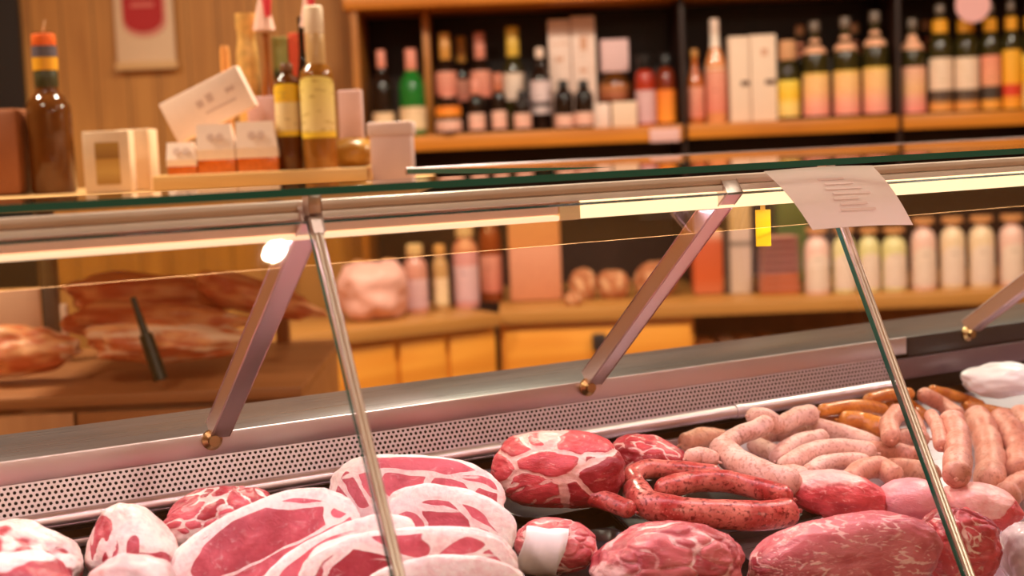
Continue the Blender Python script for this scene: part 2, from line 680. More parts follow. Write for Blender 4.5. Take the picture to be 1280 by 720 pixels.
obox('lamp_joint', (Xm - .0115, 1.171, 1.3225), (Xm + .0115, 1.211, 1.3400), pm('joint', lin(250, 220, 170), .4), case, .001)
# light shield hanging under the lamp, its yellow tint imitating the haze there
bm = bmesh.new()
box(bm, (XA, 1.216, 1.296), (XB, 1.220, 1.3395))
for f in bm.faces:
    f.material_index = 0 if abs(f.normal.y) > .5 else 1
finish('light_shield', bm, [M_SHIELD, pm('shield_edge', lin(255, 225, 200), .2)], case, smooth=False)


def light(name, loc, rot, sx, sy, e, col, kind='AREA'):
    ld = bpy.data.lights.new(name, kind)
    ld.energy = e
    ld.color = col
    if kind == 'AREA':
        ld.shape = 'RECTANGLE'
        ld.size, ld.size_y = sx, sy
    lo = bpy.data.objects.new(name, ld)
    C.objects.link(lo)
    lo.location = loc
    lo.rotation_euler = rot
    return lo


CASE_COL = (1.0, .73, .88)
for x in (.1, 1.0, 2.0):
    light('case_lamp', (x, 1.19, 1.321), (R(-4), 0, 0), .9, .035, 1.7, CASE_COL)
WARM = (1.0, .87, .68)
for loc, e in ((K(-1.7, 2.6, 2.77), 46), (K(-.1, 3.1, 2.77), 50), (K(1.6, 3.1, 2.77), 44), ((-.6, -2.0, 2.77), 34), ((1.2, -2.1, 2.77), 30), (K(-1.2, 1.2, 2.77), 12), ((2.0, .95, 2.77), 4)):  # unseen room lamps; customer-side and over-case ones are added as fill
    light('ceiling_and_fill_lamp', loc, (0, 0, BACKROT), .25, .25, e, WARM)
# a small spotlight whose glint shows in the slanted glass
g_ = at_y(345, 312, 1.14)
r_ = ray(345, 312).normalized()
r_ = r_ - pn * 2 * r_.dot(pn)
g_ = g_ + r_ * ((ZC - .06 - g_.z) / r_.z)
light('ceiling_spot', g_, (0, 0, 0), .05, .05, 4, WARM).data.shape = 'DISK'
wd = bpy.data.worlds.new('world')
scene.world = wd
wd.use_nodes = True
wd.node_tree.nodes['Background'].inputs[0].default_value = (1, .75, .5, 1)
wd.node_tree.nodes['Background'].inputs[1].default_value = .25


# ================================================================== blobs (meat, bread, hams)
_ico = {}


def ico(sub):
    if sub not in _ico:
        bm = bmesh.new()
        bmesh.ops.create_icosphere(bm, subdivisions=sub, radius=1)
        _ico[sub] = ([v.co.normalized() for v in bm.verts], [tuple(v.index for v in f.verts) for f in bm.faces])
        bm.free()
    return _ico[sub]


def blob(name, rad, loc, rot, mat, fatf=None, ex=(2.2, 2.2), sub=5, amp=.06, ns=1.6, fine=.012, seed=0.0, shape=None, parent=None, floor=None):
    """organic lump: a superellipsoid with noise; fatf gives per-point fat (0..1) and tone (0..1)"""
    dirs, faces = ico(sub)
    a, b, c = rad
    n, m = ex
    sv = Vector((seed * 7.3, seed * 3.1, seed * 5.7))
    co, fat, tone = [], [], []
    for d in dirs:
        r = ((abs(d.x) ** n + abs(d.y) ** n) ** (m / n) + abs(d.z) ** m) ** (-1 / m)
        r *= 1 + amp * noise.noise(d * ns + sv) + amp * .5 * noise.noise(d * ns * 2.3 + sv) + fine * noise.noise(d * ns * 7 + sv)
        q = d * r
        if shape:
            q = shape(q)
        if fatf:
            f, t_, disp = fatf(q)
            fat.append(f)
            tone.append(t_)
            q = q * (1 + disp)
        if floor is not None and q.z < floor:
            q.z = floor + (q.z - floor) * .12
        co.append((q.x * a, q.y * b, q.z * c))
    me = bpy.data.meshes.new(name)
    me.from_pydata(co, [], faces)
    for p in me.polygons:
        p.use_smooth = True
    if fatf:
        for nm, arr in (('fat', fat), ('tone', tone)):
            at_ = me.attributes.new(nm, 'FLOAT', 'POINT')
            at_.data.foreach_set('value', arr)
    o = link(name, me, parent, (mat,))
    if loc is not None:
        mm = rot.to_4x4()
        mm.translation = loc
        o.matrix_world = mm
    return o


def orient(yaw=0, tilt=0, roll=0):
    """yaw about up (from camera facing), tilt about the local x, roll about local z (face plane)"""
    return Matrix.Rotation(BACKROT + R(yaw), 3, 'Z') @ Matrix.Rotation(R(tilt), 3, 'X') @ Matrix.Rotation(R(roll), 3, 'Z')


# ================================================================== back of the shop
class Unit:
    """a piece of furniture built in the back frame"""

    def __init__(s, name, a, d, label, cat):
        s.o = empty(name, K(a, d, 0), BACKROT)
        s.a, s.d = a, d
        tag(s.o, label, cat)

    def box(s, name, lo, hi, mat, bev=.003, parent=None):
        bm = bmesh.new()
        box(bm, (lo[0] - s.a, lo[1] - s.d, lo[2]), (hi[0] - s.a, hi[1] - s.d, hi[2]), bev)
        return finish(name, bm, mat, parent or s.o)


def pa(px, d, py=170):
    return at_d(px, py, d).dot(RH)


# ---- bottle shelves on the back wall
SD, SB = 4.85, 5.22
ZS = 1.43
u = Unit('bottle_shelf_unit', pa(447, SD), SD, 'wide pine shelf unit with shadow coloured back panel holding rows of bottles', 'shelf unit')
aL, aR = pa(446, SD), 2.75
a1, a2 = pa(852.5, 4.92, 110), pa(1119, 4.92, 110)
u.box('back_panel', (aL, SB, .02), (aR, SB + .03, 2.45), M_BACK)
u.box('upright', (aL, SD - .01, .9), (-.476, SB, 2.45), M_UPR)
u.box('upright', (pa(538, SD + .12) - .012, SD + .12, ZS), (pa(538, SD + .12) + .012, SB, 1.85), M_UPR)
for ax in (a1, a2, 1.98):
    u.box('upright', (ax - .008, SD + .02, .9), (ax + .008, SB, 2.45), M_BACK)
u.box('shelf_board', (-.475, SD, ZS - .052), (a1 - .009, SB - .001, ZS), M_SHELF)
u.box('shelf_board', (a1 + .009, SD, ZS - .048), (a2 - .009, SB - .001, ZS), M_SHELF)
u.box('shelf_board', (a2 + .009, SD, ZS - .048), (1.967, SB - .001, ZS), M_SHELF)
u.box('top_board', (aL - .02, SD - .03, 1.852), (1.967, SB - .001, 1.905), M_SHELF)
u.box('crown_board', (aL - .02, SD - .03, 2.45), (aR, SB + .03, 2.5), M_SHELF)

DG = lin(26, 16, 12)
B_DARK = pm('dark_bottle_glass', lin(30, 18, 14), .08, 0, .1)
B_GREEN = pm('green_bottle_glass', lin(28, 110, 40), .08, 0, .2)
B_OLIVE = pm('olive_bottle_glass', lin(52, 46, 18), .08, 0, .15)
B_AMBER = pm('amber_bottle_glass', lin(190, 100, 40), .1, 0, .15)
B_ORANGE = pm('orange_liqueur', lin(205, 62, 28), .12, 0, .1)
B_CLEAR = pm('pale_bottle_glass', lin(196, 150, 96), .1, 0, .1)
B_BROWN = pm('brown_bottle_glass', lin(92, 52, 20), .06, 0, .25)
CAP = lambda n, r, g, b, ro=.4: pm('cap_' + n, lin(r, g, b), ro, 0, .08)
PAPER = lambda n, r, g, b: pm('paper_' + n, lin(r, g, b), .6, 0, .05, 60)
WINE = [(.0, 0), (.92, 0), (1, .02), (1, .56), (.93, .62), (.62, .70), (.40, .76), (.36, .80), (.34, .96), (.38, .965), (.38, 1)]
OIL = [(.0, 0), (.95, 0), (1, .02), (1, .60), (.95, .65), (.66, .72), (.42, .78), (.34, .82), (.32, .95), (.36, .955), (.36, 1)]
LIQ = [(.0, 0), (.95, 0), (1, .02), (1, .52), (.9, .60), (.5, .72), (.36, .80), (.34, .96), (.4, .965), (.4, 1)]
FAT = [(.0, 0), (.95, 0), (1, .03), (1, .66), (.9, .74), (.5, .82), (.45, .86), (.45, 1)]


def prof_r(prof, h):
    for (r0, h0), (r1, h1) in zip(prof[1:], prof[2:]):
        if h0 <= h <= h1:
            return r0 + (r1 - r0) * ((h - h0) / max(h1 - h0, 1e-6))
    return prof[-1][0]


_labels = {}


def bottle(name, label, px, ytop, ybase, w, d, zb, glassm, prof=WINE, cap=None, lab=None, extra=(), group='bottles on the back shelf', cat='bottle', labhalf=1.35, yaw=0, arch=0.0):
    p = at_d(px, ybase, d)
    s = d / F
    hgt, r = (ybase - ytop) * s, w / 2 * s
    p.z = zb + .0008
    root = empty(name, p, BACKROT + R(yaw))
    tag(root, label, cat, group)
    capt = cap[1] if cap else 1.0
    body = [(q * r, h * hgt) for q, h in prof if h <= 1]
    olathe('body', body, glassm, root, 26)
    if cap:
        c0 = cap[1]
        rr = max(prof_r(prof, c0), prof_r(prof, .985)) * r * (cap[2] if len(cap) > 2 else 1.12)
        olathe('cap', [(rr * .98, c0 * hgt), (rr, c0 * hgt + .001), (rr * .97, hgt - .002), (rr * .8, hgt + .0015), (0, hgt + .0018)], cap[0], root, 22)
    for lm, h0, h1 in (lab or []):
        arc_patch('label', r * 1.002, h0 * hgt, h1 * hgt, labhalf, lm, root, arch=arch * hgt)
    for nm, m_, pts in extra:
        olathe(nm, [(q * r, h * hgt) for q, h in pts], m_, root, 22, cap=False)
    return root


def carton(name, label, x0, x1, ytop, ybase, d, zb, mat, depth=None, group=None, cat='box', yaw=0, marks=None, lid=None, bev=.002):
    s = d / F
    wd_, hg_ = (x1 - x0) * s, (ybase - ytop) * s
    p = at_d((x0 + x1) / 2, ybase, d)
    p.z = zb + .0008
    depth = depth or wd_
    root = empty(name, p + FH * depth / 2, BACKROT + R(yaw))
    tag(root, label, cat, group)
    obox('carton_body', (-wd_ / 2, -depth / 2, 0), (wd_ / 2, depth / 2, hg_), mat, root, bev)
    for nm, m_, (u0, u1, v0, v1) in (marks or []):
        obox(nm, (-wd_ / 2 + u0 * wd_, -depth / 2 - .0012, v0 * hg_), (-wd_ / 2 + u1 * wd_, -depth / 2 - .0002, v1 * hg_), m_, root, 0)
    if lid:
        obox('lid', (-wd_ / 2 - .004, -depth / 2 - .004, hg_ - lid[1]), (wd_ / 2 + .004, depth / 2 + .004, hg_ + .003), lid[0], root, .003)
    return root


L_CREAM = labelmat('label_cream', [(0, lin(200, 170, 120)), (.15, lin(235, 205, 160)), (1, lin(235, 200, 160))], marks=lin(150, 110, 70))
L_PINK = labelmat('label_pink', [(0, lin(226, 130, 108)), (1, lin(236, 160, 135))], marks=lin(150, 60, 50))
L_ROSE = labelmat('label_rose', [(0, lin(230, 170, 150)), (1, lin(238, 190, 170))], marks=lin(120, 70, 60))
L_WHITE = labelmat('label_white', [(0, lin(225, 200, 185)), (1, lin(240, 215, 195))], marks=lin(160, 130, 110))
L_GRAPH = labelmat('label_black_white', [(0, lin(210, 190, 190)), (.22, lin(210, 190, 190)), (.23, lin(60, 42, 44)), (.36, lin(60, 42, 44)), (.37, lin(225, 200, 200)), (1, lin(215, 190, 190))], 'CONSTANT', marks=lin(40, 30, 34))
L_LILAC = labelmat('label_lilac', [(0, lin(210, 165, 170)), (1, lin(222, 180, 180))], marks=lin(90, 60, 110))
L_ORANGE = labelmat('label_orange', [(0, lin(246, 150, 40)), (1, lin(240, 130, 40))], marks=lin(180, 70, 30))
L_YELLOW = labelmat('label_yellow', [(0, lin(240, 200, 110)), (.3, lin(245, 215, 120)), (.55, lin(246, 196, 40)), (1, lin(246, 220, 90))], marks=lin(190, 140, 50))
L_SUN = labelmat('label_sunset', [(0, lin(238, 150, 136)), (.3, lin(242, 168, 140)), (.6, lin(245, 192, 130)), (.93, lin(246, 200, 130)), (1, lin(236, 196, 50))], marks=lin(210, 120, 60))
L_PEACH = labelmat('label_peach', [(0, lin(240, 140, 130)), (.3, lin(238, 160, 138)), (.5, lin(240, 184, 130)), (1, lin(240, 182, 155))], marks=lin(200, 110, 70))
L_FARM = labelmat('label_picture', [(0, lin(226, 150, 70)), (.14, lin(226, 150, 70)), (.2, lin(90, 66, 50)), (.38, lin(70, 50, 44)), (.42, lin(236, 205, 180)), (1, lin(240, 212, 186))], marks=lin(200, 170, 110))
L_HERO = labelmat('label_figure', [(0, lin(232, 160, 60)), (.16, lin(232, 160, 60)), (.2, lin(60, 48, 40)), (.42, lin(70, 56, 46)), (.45, lin(236, 160, 120)), (1, lin(238, 150, 120))], marks=lin(110, 50, 40))
L_RED = labelmat('label_yellow_red', [(0, lin(240, 160, 40)), (.2, lin(240, 150, 36)), (.22, lin(216, 60, 30)), (.4, lin(216, 60, 30)), (.43, lin(244, 170, 40)), (1, lin(244, 180, 50))])
C_PINK = CAP('pink', 222, 140, 118); C_GOLD = CAP('gold', 214, 150, 70, .3); C_YEL = CAP('yellow', 226, 186, 74)
C_BLACK = CAP('black', 22, 18, 18); C_WHITE = CAP('white', 236, 208, 190); C_CORK = CAP('cork', 216, 164, 120)

f0, f1 = SD + .06, SD + .20          # front and rear row
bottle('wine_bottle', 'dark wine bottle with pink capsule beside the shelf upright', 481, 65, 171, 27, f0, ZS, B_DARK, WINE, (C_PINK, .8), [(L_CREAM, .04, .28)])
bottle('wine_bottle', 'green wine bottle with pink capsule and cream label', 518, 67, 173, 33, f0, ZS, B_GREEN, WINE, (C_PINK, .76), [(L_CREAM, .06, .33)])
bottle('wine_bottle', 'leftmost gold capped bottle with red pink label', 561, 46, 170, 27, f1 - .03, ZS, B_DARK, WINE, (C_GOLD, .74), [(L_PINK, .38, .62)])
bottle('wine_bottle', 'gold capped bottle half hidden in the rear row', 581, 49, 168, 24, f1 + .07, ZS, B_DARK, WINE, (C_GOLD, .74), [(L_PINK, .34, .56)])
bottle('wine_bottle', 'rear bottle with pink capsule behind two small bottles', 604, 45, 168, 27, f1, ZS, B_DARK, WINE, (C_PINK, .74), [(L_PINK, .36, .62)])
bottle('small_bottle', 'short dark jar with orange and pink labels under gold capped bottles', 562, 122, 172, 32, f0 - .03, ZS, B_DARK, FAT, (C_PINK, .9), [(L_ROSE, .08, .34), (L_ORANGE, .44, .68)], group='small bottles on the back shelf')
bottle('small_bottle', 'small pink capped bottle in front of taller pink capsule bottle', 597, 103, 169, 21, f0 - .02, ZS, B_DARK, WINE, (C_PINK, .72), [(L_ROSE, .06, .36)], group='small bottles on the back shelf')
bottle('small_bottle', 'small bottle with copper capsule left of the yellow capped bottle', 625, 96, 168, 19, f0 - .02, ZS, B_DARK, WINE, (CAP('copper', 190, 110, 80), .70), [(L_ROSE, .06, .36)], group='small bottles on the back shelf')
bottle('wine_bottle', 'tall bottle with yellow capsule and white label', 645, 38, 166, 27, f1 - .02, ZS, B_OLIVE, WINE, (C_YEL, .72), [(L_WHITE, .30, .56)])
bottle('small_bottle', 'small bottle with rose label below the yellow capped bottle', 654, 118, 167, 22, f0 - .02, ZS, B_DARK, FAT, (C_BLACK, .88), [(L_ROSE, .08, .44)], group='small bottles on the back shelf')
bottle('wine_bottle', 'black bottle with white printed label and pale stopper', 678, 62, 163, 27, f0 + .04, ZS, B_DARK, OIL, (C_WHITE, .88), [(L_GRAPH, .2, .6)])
bottle('small_bottle', 'small dark bottle below the left tall white carton', 706, 104, 164, 24, f0 - .03, ZS, B_DARK, FAT, (C_BLACK, .84), [(L_ROSE, .05, .3)], group='small bottles on the back shelf')
bottle('small_bottle', 'small dark bottle below the right tall white carton', 731, 104, 163, 24, f0 - .03, ZS, B_DARK, FAT, (C_BLACK, .84), [(L_ROSE, .06, .34)], group='small bottles on the back shelf')
P_W = labelmat('carton_white', [(0, lin(236, 205, 190)), (1, lin(240, 212, 198))], marks=lin(205, 160, 130))
P_LINE = PAPER('line', 214, 160, 130)
GC = 'gift cartons on the back shelf'
carton('gift_carton', 'tall white carton, left of the close pair', 690, 717, 30, 165, f1 - .04, ZS, P_W, None, GC, 'box', 0, [('print_band', P_LINE, (.3, .65, .62, .66)), ('print_band', P_LINE, (.1, .9, .775, .785))])
carton('gift_carton', 'tall white carton, right of the close pair', 718.5, 748, 26, 164, f1 - .04, ZS, P_W, None, GC, 'box', 0, [('print_band', P_LINE, (.35, .65, .7, .82)), ('print_band', P_LINE, (.3, .6, .5, .54))])
bottle('spirit_bottle', 'stout amber bottle with square white cap behind small white boxes', 771, 58, 164, 40, f1 - .02, ZS, B_BROWN, [(0, 0), (.95, 0), (1, .03), (1, .5), (.8, .58), (.6, .62), (.6, 1)], None, [(labelmat('label_brown', [(0, lin(160, 80, 50)), (1, lin(190, 120, 70))]), .32, .5)])
_sp = bpy.data.objects['spirit_bottle']
_h, _w = (164 - 58) * (f1 - .02) / F, 17 * (f1 - .02) / F
obox('square_cap', (-_w, -_w * .8, _h * .64), (_w, _w * .8, _h + .004), PAPER('lilac_cap', 228, 190, 190), _sp, .004)
carton('small_box', 'small white box, narrower of two before the amber bottle', 742, 763, 133, 163, f0 - .02, ZS, P_W, .04, 'small white boxes')
carton('small_box', 'small cream box, wider of two before the amber bottle', 766, 797, 132, 163, f0 - .02, ZS, PAPER('cream_box', 232, 202, 176), .04, 'small white boxes')
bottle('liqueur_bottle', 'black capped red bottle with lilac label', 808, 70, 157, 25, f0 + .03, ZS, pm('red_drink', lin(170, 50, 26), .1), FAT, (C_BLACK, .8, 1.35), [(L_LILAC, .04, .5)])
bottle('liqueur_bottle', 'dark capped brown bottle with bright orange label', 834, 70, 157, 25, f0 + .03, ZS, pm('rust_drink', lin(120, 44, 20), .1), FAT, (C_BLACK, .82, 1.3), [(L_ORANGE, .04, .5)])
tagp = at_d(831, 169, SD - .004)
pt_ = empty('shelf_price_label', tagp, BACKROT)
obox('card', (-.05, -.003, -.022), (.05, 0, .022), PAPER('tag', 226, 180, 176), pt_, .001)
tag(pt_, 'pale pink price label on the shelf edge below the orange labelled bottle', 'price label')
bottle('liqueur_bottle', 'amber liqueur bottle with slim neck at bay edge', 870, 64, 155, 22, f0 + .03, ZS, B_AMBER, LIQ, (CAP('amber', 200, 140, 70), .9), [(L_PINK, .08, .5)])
bottle('liqueur_bottle', 'peach liqueur bottle with tall white cone top', 896, 28, 155, 26, f0 + .04, ZS, pm('peach_drink', lin(228, 150, 96), .12), LIQ, (C_WHITE, .86), [(L_PINK, .1, .5)], [('cone_sleeve', PAPER('cone', 250, 232, 216), [(1.01, .52), (.85, .6), (.5, .70), (.42, .86)])])
carton('gift_carton', 'white tall carton with dark emblem beside the cone topped bottle', 914, 939, 50, 155, f0 + .01, ZS, PAPER('carton_cream', 238, 210, 186), None, GC, 'box', 0, [('dark_mark', PAPER('mark', 90, 60, 50), (.55, .95, .42, .48))])
carton('gift_carton', 'white tall carton with dark emblem next to the yellow labelled bottle', 940.5, 972, 47, 153, f0 + .01, ZS, PAPER('carton_cream', 238, 210, 186), None, GC, 'box', 0, [('dark_mark', PAPER('mark', 90, 60, 50), (.55, .95, .42, .48)), ('print_band', P_LINE, (.42, .66, .76, .84))])
bottle('oil_bottle', 'short oil bottle with yellow label and cork', 986, 46, 143, 27, f0 + .02, ZS, B_OLIVE, OIL, (C_CORK, .76, 1.6), [(L_YELLOW, .04, .5)])
hat = lambda h0: ('paper_collar', PAPER('collar', 236, 176, 140), [(.88, h0), (.8, h0 + .05), (.45, h0 + .10), (.36, h0 + .16)])
for x_, yt, wh in ((1020, 22, 'first'), (1058, 17, 'second'), (1095, 10, 'third')):
    bottle('oil_bottle', {'first': 'sunset labelled oil bottle right of the short yellow labelled one', 'second': 'middle of three sunset labelled oil bottles', 'third': 'sunset labelled oil bottle beside the dark shelf divider'}[wh],
           x_, yt, 141 - (x_ - 1020) * .04, 33, f0 + .02, ZS, B_OLIVE, OIL, (CAP('steel', 120, 104, 92, .3), .9), [(L_SUN, .03, .47)], [hat(.66)])
bottle('oil_bottle', 'peach labelled oil bottle with paper collar right of the dark divider', 1141, 22, 139, 32, f0 + .02, ZS, B_OLIVE, OIL, (CAP('steel', 120, 104, 92, .3), .9), [(L_PEACH, .02, .5)], [hat(.68)])
NB = ('neck_band', CAP('band', 236, 166, 40), [(.5, .74), (.66, .745), (.66, .86), (.5, .865)])
bottle('oil_bottle', 'white picture labelled oil bottle next to the peach labelled one', 1176, 4, 137, 30, f0 + .02, ZS, B_OLIVE, OIL, (CAP('steel', 120, 104, 92, .3), .92), [(L_FARM, .02, .51)], [NB])
bottle('oil_bottle', 'white picture labelled oil bottle under the round pink tag', 1208, 4, 136, 31, f0 + .02, ZS, B_OLIVE, OIL, (CAP('steel', 120, 104, 92, .3), .92), [(L_FARM, .02, .51)], [NB])
bottle('oil_bottle', 'oil bottle with orange pink figure label', 1238, 3, 135, 25, f0 + .02, ZS, B_OLIVE, OIL, (CAP('steel', 120, 104, 92, .3), .92), [(L_HERO, .02, .52)], [NB])
bottle('oil_bottle', 'slim oil bottle with yellow label and red print', 1264, 2, 135, 24, f0 + .02, ZS, B_OLIVE, OIL, (CAP('steel', 120, 104, 92, .3), .92), [(L_RED, .02, .56)], [NB])
bottle('oil_bottle', 'dark bottle cut off by the right edge of the picture', 1289, 2, 134, 24, f0 + .02, ZS, B_OLIVE, OIL, (CAP('steel', 120, 104, 92, .3), .92), [(L_YELLOW, .02, .52)], [NB])
# second row glimpsed behind
for x_, lb in ((1002, 'dark rear bottle between the short cork bottle and its neighbour'), (1070, 'dark rear bottle between the middle and last sunset labelled bottles'), (1158, 'dark rear bottle between peach and picture labelled bottles')):
    bottle('oil_bottle', lb, x_, 26, 141, 28, f1 + .04, ZS, B_DARK, OIL, (C_CORK, .9), None, [('paper_collar', PAPER('collar_shaded', 190, 110, 80), [(.88, .66), (.8, .71), (.45, .76), (.36, .82)])])  # rear collars use a darkened copy of the collar colour, as shade
# round pink tag hanging from the top board
tp = at_d(1216, 6, SD - .02)
rt = empty('hanging_tag', tp, BACKROT)
bm = bmesh.new()
lathe(bm, [(0, -.002), (.058, -.002), (.058, .002), (0, .002)], 36)
for v in bm.verts:
    v.co = Matrix.Rotation(PI / 2, 4, 'X') @ v.co
finish('disc', bm, PAPER('pinktag', 232, 176, 176), rt)
bm = bmesh.new()
tube(bm, [(0, 0, .056), (0, .004, 1.849 - tp.z)], .0012, 6)
finish('string', bm, PAPER('string', 200, 170, 150), rt)
tag(rt, 'round pink paper tag hanging in front of the picture labelled bottles', 'tag')

# ---- back counter with drawers (parallel to the shelves)
CD, CZ = 4.4, .88
c = Unit('back_counter', pa(622, CD, 390), CD, 'orange wooden back counter with drawers under the bottle shelves', 'counter')
ca, cb = pa(624, CD, 390), 2.75
cn = pa(868, CD, 400)
c.box('worktop', (ca, CD - .02, CZ - .04), (cb, 5.18, CZ), M_COUNT)
c.box('plinth', (ca, CD + .06, 0), (cb, 5.18, .1), M_BACK)
c.box('carcass', (ca, CD + .02, .1), (cn, 5.18, CZ - .041), M_DRAW)
for k_, (z0, z1) in enumerate(((.60, .82), (.36, .585), (.12, .345))):
    dr = c.box('drawer', (ca + .012, CD, z0), (cn - .012, CD + .0195, z1), M_DRAW, .004)
    hx = pa(748, CD, 405)
    c.box('handle', (hx - .022, CD - .022, z1 - .075), (hx + .022, CD - .001, z1 - .02), M_DARKST, .006, dr)
c.box('niche_back', (cn + .001, 5.0, .1), (cb, 5.03, CZ - .041), M_UPR)
c.box('niche_board', (cn + .001, CD + .02, .52), (cb, 4.999, .55), M_COUNT)
c.box('niche_side', (cb - .03, CD + .02, .551), (cb, 4.999, CZ - .041), M_COUNT)
zn = .55
tan = PAPER('tan_pack', 226, 166, 104)
for x0_, x1_, m_, nm_, lb in ((872, 896, tan, 'tan paper pack in the low niche, nearest the drawers', 0), (902, 922, PAPER('white_pack', 232, 200, 170), 'white paper pack in the low niche', 0), (926, 950, tan, 'tan paper pack in the low niche beside the orange carton', 0),
                              (956, 974, PAPER('orange_pack', 238, 156, 30), 'bright orange carton in the low niche', 0), (1014, 1048, tan, 'tan paper pack in the low niche right of the grey canister', 0), (1056, 1098, PAPER('sand_pack', 220, 170, 110), 'wide sand coloured pack in the low niche', 0)):
    carton('paper_pack', nm_, x0_, x1_, 403, 480, CD + .12, zn, m_, .14, 'packs in the counter niche', 'pack', bev=.01)
bottle('canister', 'grey canister standing in the low niche by the orange carton', 992, 404, 480, 30, CD + .1, zn, pm('grey_plastic', lin(150, 120, 120), .35), [(0, 0), (.96, 0), (1, .03), (1, .86), (.9, .9), (.9, 1)], None, None, group='packs in the counter niche', cat='canister')

# ---- pouches with arched tops on the counter
def pouch(label, px, ytop, ybase, w, d, mat, lidm):
    s = d / F
    hg_, wd_ = (ybase - ytop) * s, w * s
    p = at_d(px, ybase, d)
    p.z = CZ + .0008
    root = empty('preserve_jar', p, BACKROT)
    tag(root, label, 'jar', 'pale jars in a row on the back counter')
    r = wd_ / 2 * .99
    olathe('jar_body', [(0, 0), (r * .96, 0), (r, .004), (r, hg_ * .66), (r * .95, hg_ * .73), (r * .80, hg_ * .80), (r * .5, hg_ * .85), (r * .45, hg_ * .92), (0, hg_ * .92)], mat, root, 28)
    olathe('lid', [(r * .5, hg_ * .921), (r * .88, hg_ * .922), (r * .88, hg_ * .99), (r * .8, hg_), (0, hg_)], lidm, root, 28)
    # arched label
    bm = bmesh.new()
    n = 16
    th = 1.15
    cols = []
    for i in range(n + 1):
        t_ = -th + 2 * th * i / n
        top = hg_ * (.44 + .16 * math.sqrt(max(0, 1 - (t_ / th) ** 2)))
        cols.append([bm.verts.new((math.sin(t_) * rr, -math.cos(t_) * rr, z)) for rr, z in ((r + .0008, hg_ * .06), (r + .0008, top), (r + .0001, top), (r + .0001, hg_ * .06))])
    for a_, b_ in zip(cols, cols[1:]):
        for k in range(4):
            bm.faces.new((a_[k], b_[k], b_[(k + 1) % 4], a_[(k + 1) % 4]))
    finish('label', bm, L_WHITE, root)
    return root


LIDT = pm('tan_lid', lin(205, 142, 88), .45)
JP = [pm('jar_pink', lin(240, 196, 180), .35), pm('jar_pale_green', lin(226, 212, 150), .35), pm('jar_cream', lin(238, 208, 170), .35)]
for x_, yt, w_, m_, lb in ((1022, 286, 31, 0, 'pink jar, first of the row behind the paper notice'), (1056, 286, 29, 1, 'pale green jar behind the paper notice, left of the glass joint'), (1087, 287, 27, 1, 'pale green jar covered by the glass joint'),
                           (1118, 287, 31, 1, 'yellow green jar just right of the glass joint'), (1155, 276, 31, 0, 'pink jar right of the yellow green one'), (1191, 275, 31, 2, 'cream jar between the pink jar and the next cream jar'),
                           (1227, 274, 32, 2, 'second cream jar from the dark strut'), (1265, 273, 32, 0, 'pink jar beside the dark strut at the right edge')):
    pouch(lb, x_, yt, 369 - (x_ - 1022) * .03, w_, CD + .12, JP[m_], LIDT)
# extra goods standing on the counter
GB = 'goods on the back counter'
zc = CZ
bottle('sauce_bottle', 'brown bottle with pale cap on the wing counter corner', 616, 262, 378, 28, CD + .3, zc, pm('brown_sauce', lin(150, 70, 34), .2), FAT, (C_CORK, .82, 1.4), [(L_PINK, .1, .5)], group=GB)
carton('paper_sack', 'pink paper sack standing left of the bread on the back counter', 638, 704, 262, 382, CD + .22, zc, labelmat('sack_pink', [(0, lin(216, 140, 100)), (.5, lin(226, 156, 124)), (1, lin(214, 150, 118))], marks=lin(190, 110, 90)), .09, GB, 'sack', bev=.012)
M_BREAD = meat_mat('bread_crust', lin(160, 92, 56), lin(206, 134, 92), lin(232, 184, 140), .3, .4, .2, .6)
for k_, (x_, y_, hw, hh, yw, lb) in enumerate(((728, 345, 17, 22, 10, 'round brown loaf nearest the pink sack'), (766, 350, 20, 20, -15, 'long brown loaf in the middle of the bread row'), (819, 340, 27, 24, 20, 'large pale loaf behind the slanted strut'), (716, 362, 12, 9, 0, 'small roll in front of the pink sack'))):
    d_ = CD + (.22 if k_ < 3 else .08)
    p = at_d(x_, y_, d_)
    s = d_ / F
    p.z = zc + hh * s * .86
    o = blob('bread_loaf', (hw * s, hw * s * .75, hh * s), p, orient(yw), M_BREAD, lambda q: (.35 + .5 * noise.noise(q * 2), .5, 0), sub=4, amp=.12, seed=k_ + 3, floor=-.82)
    tag(o, lb, 'bread', 'loaves on the back counter')
carton('snack_bag', 'orange red bag on the back counter by the strut', 868, 906, 296, 378, CD + .2, zc, labelmat('bag_red', [(0, lin(214, 120, 80)), (.25, lin(206, 92, 46)), (.8, lin(196, 84, 44)), (1, lin(230, 180, 150))]), .08, GB, 'bag', bev=.012)
carton('milk_carton', 'pale grey tall carton left of the yellow hanging tag', 914, 941, 262, 376, CD + .2, zc, labelmat('carton_grey', [(0, lin(214, 190, 170)), (.5, lin(206, 176, 160)), (.55, lin(110, 96, 84)), (.6, lin(206, 176, 160)), (1, lin(212, 180, 164))]), .1, GB, 'carton', bev=.004, marks=[('dark_stripe', PAPER('dstripe', 84, 64, 52), (-.25, -.02, 0, .9))])
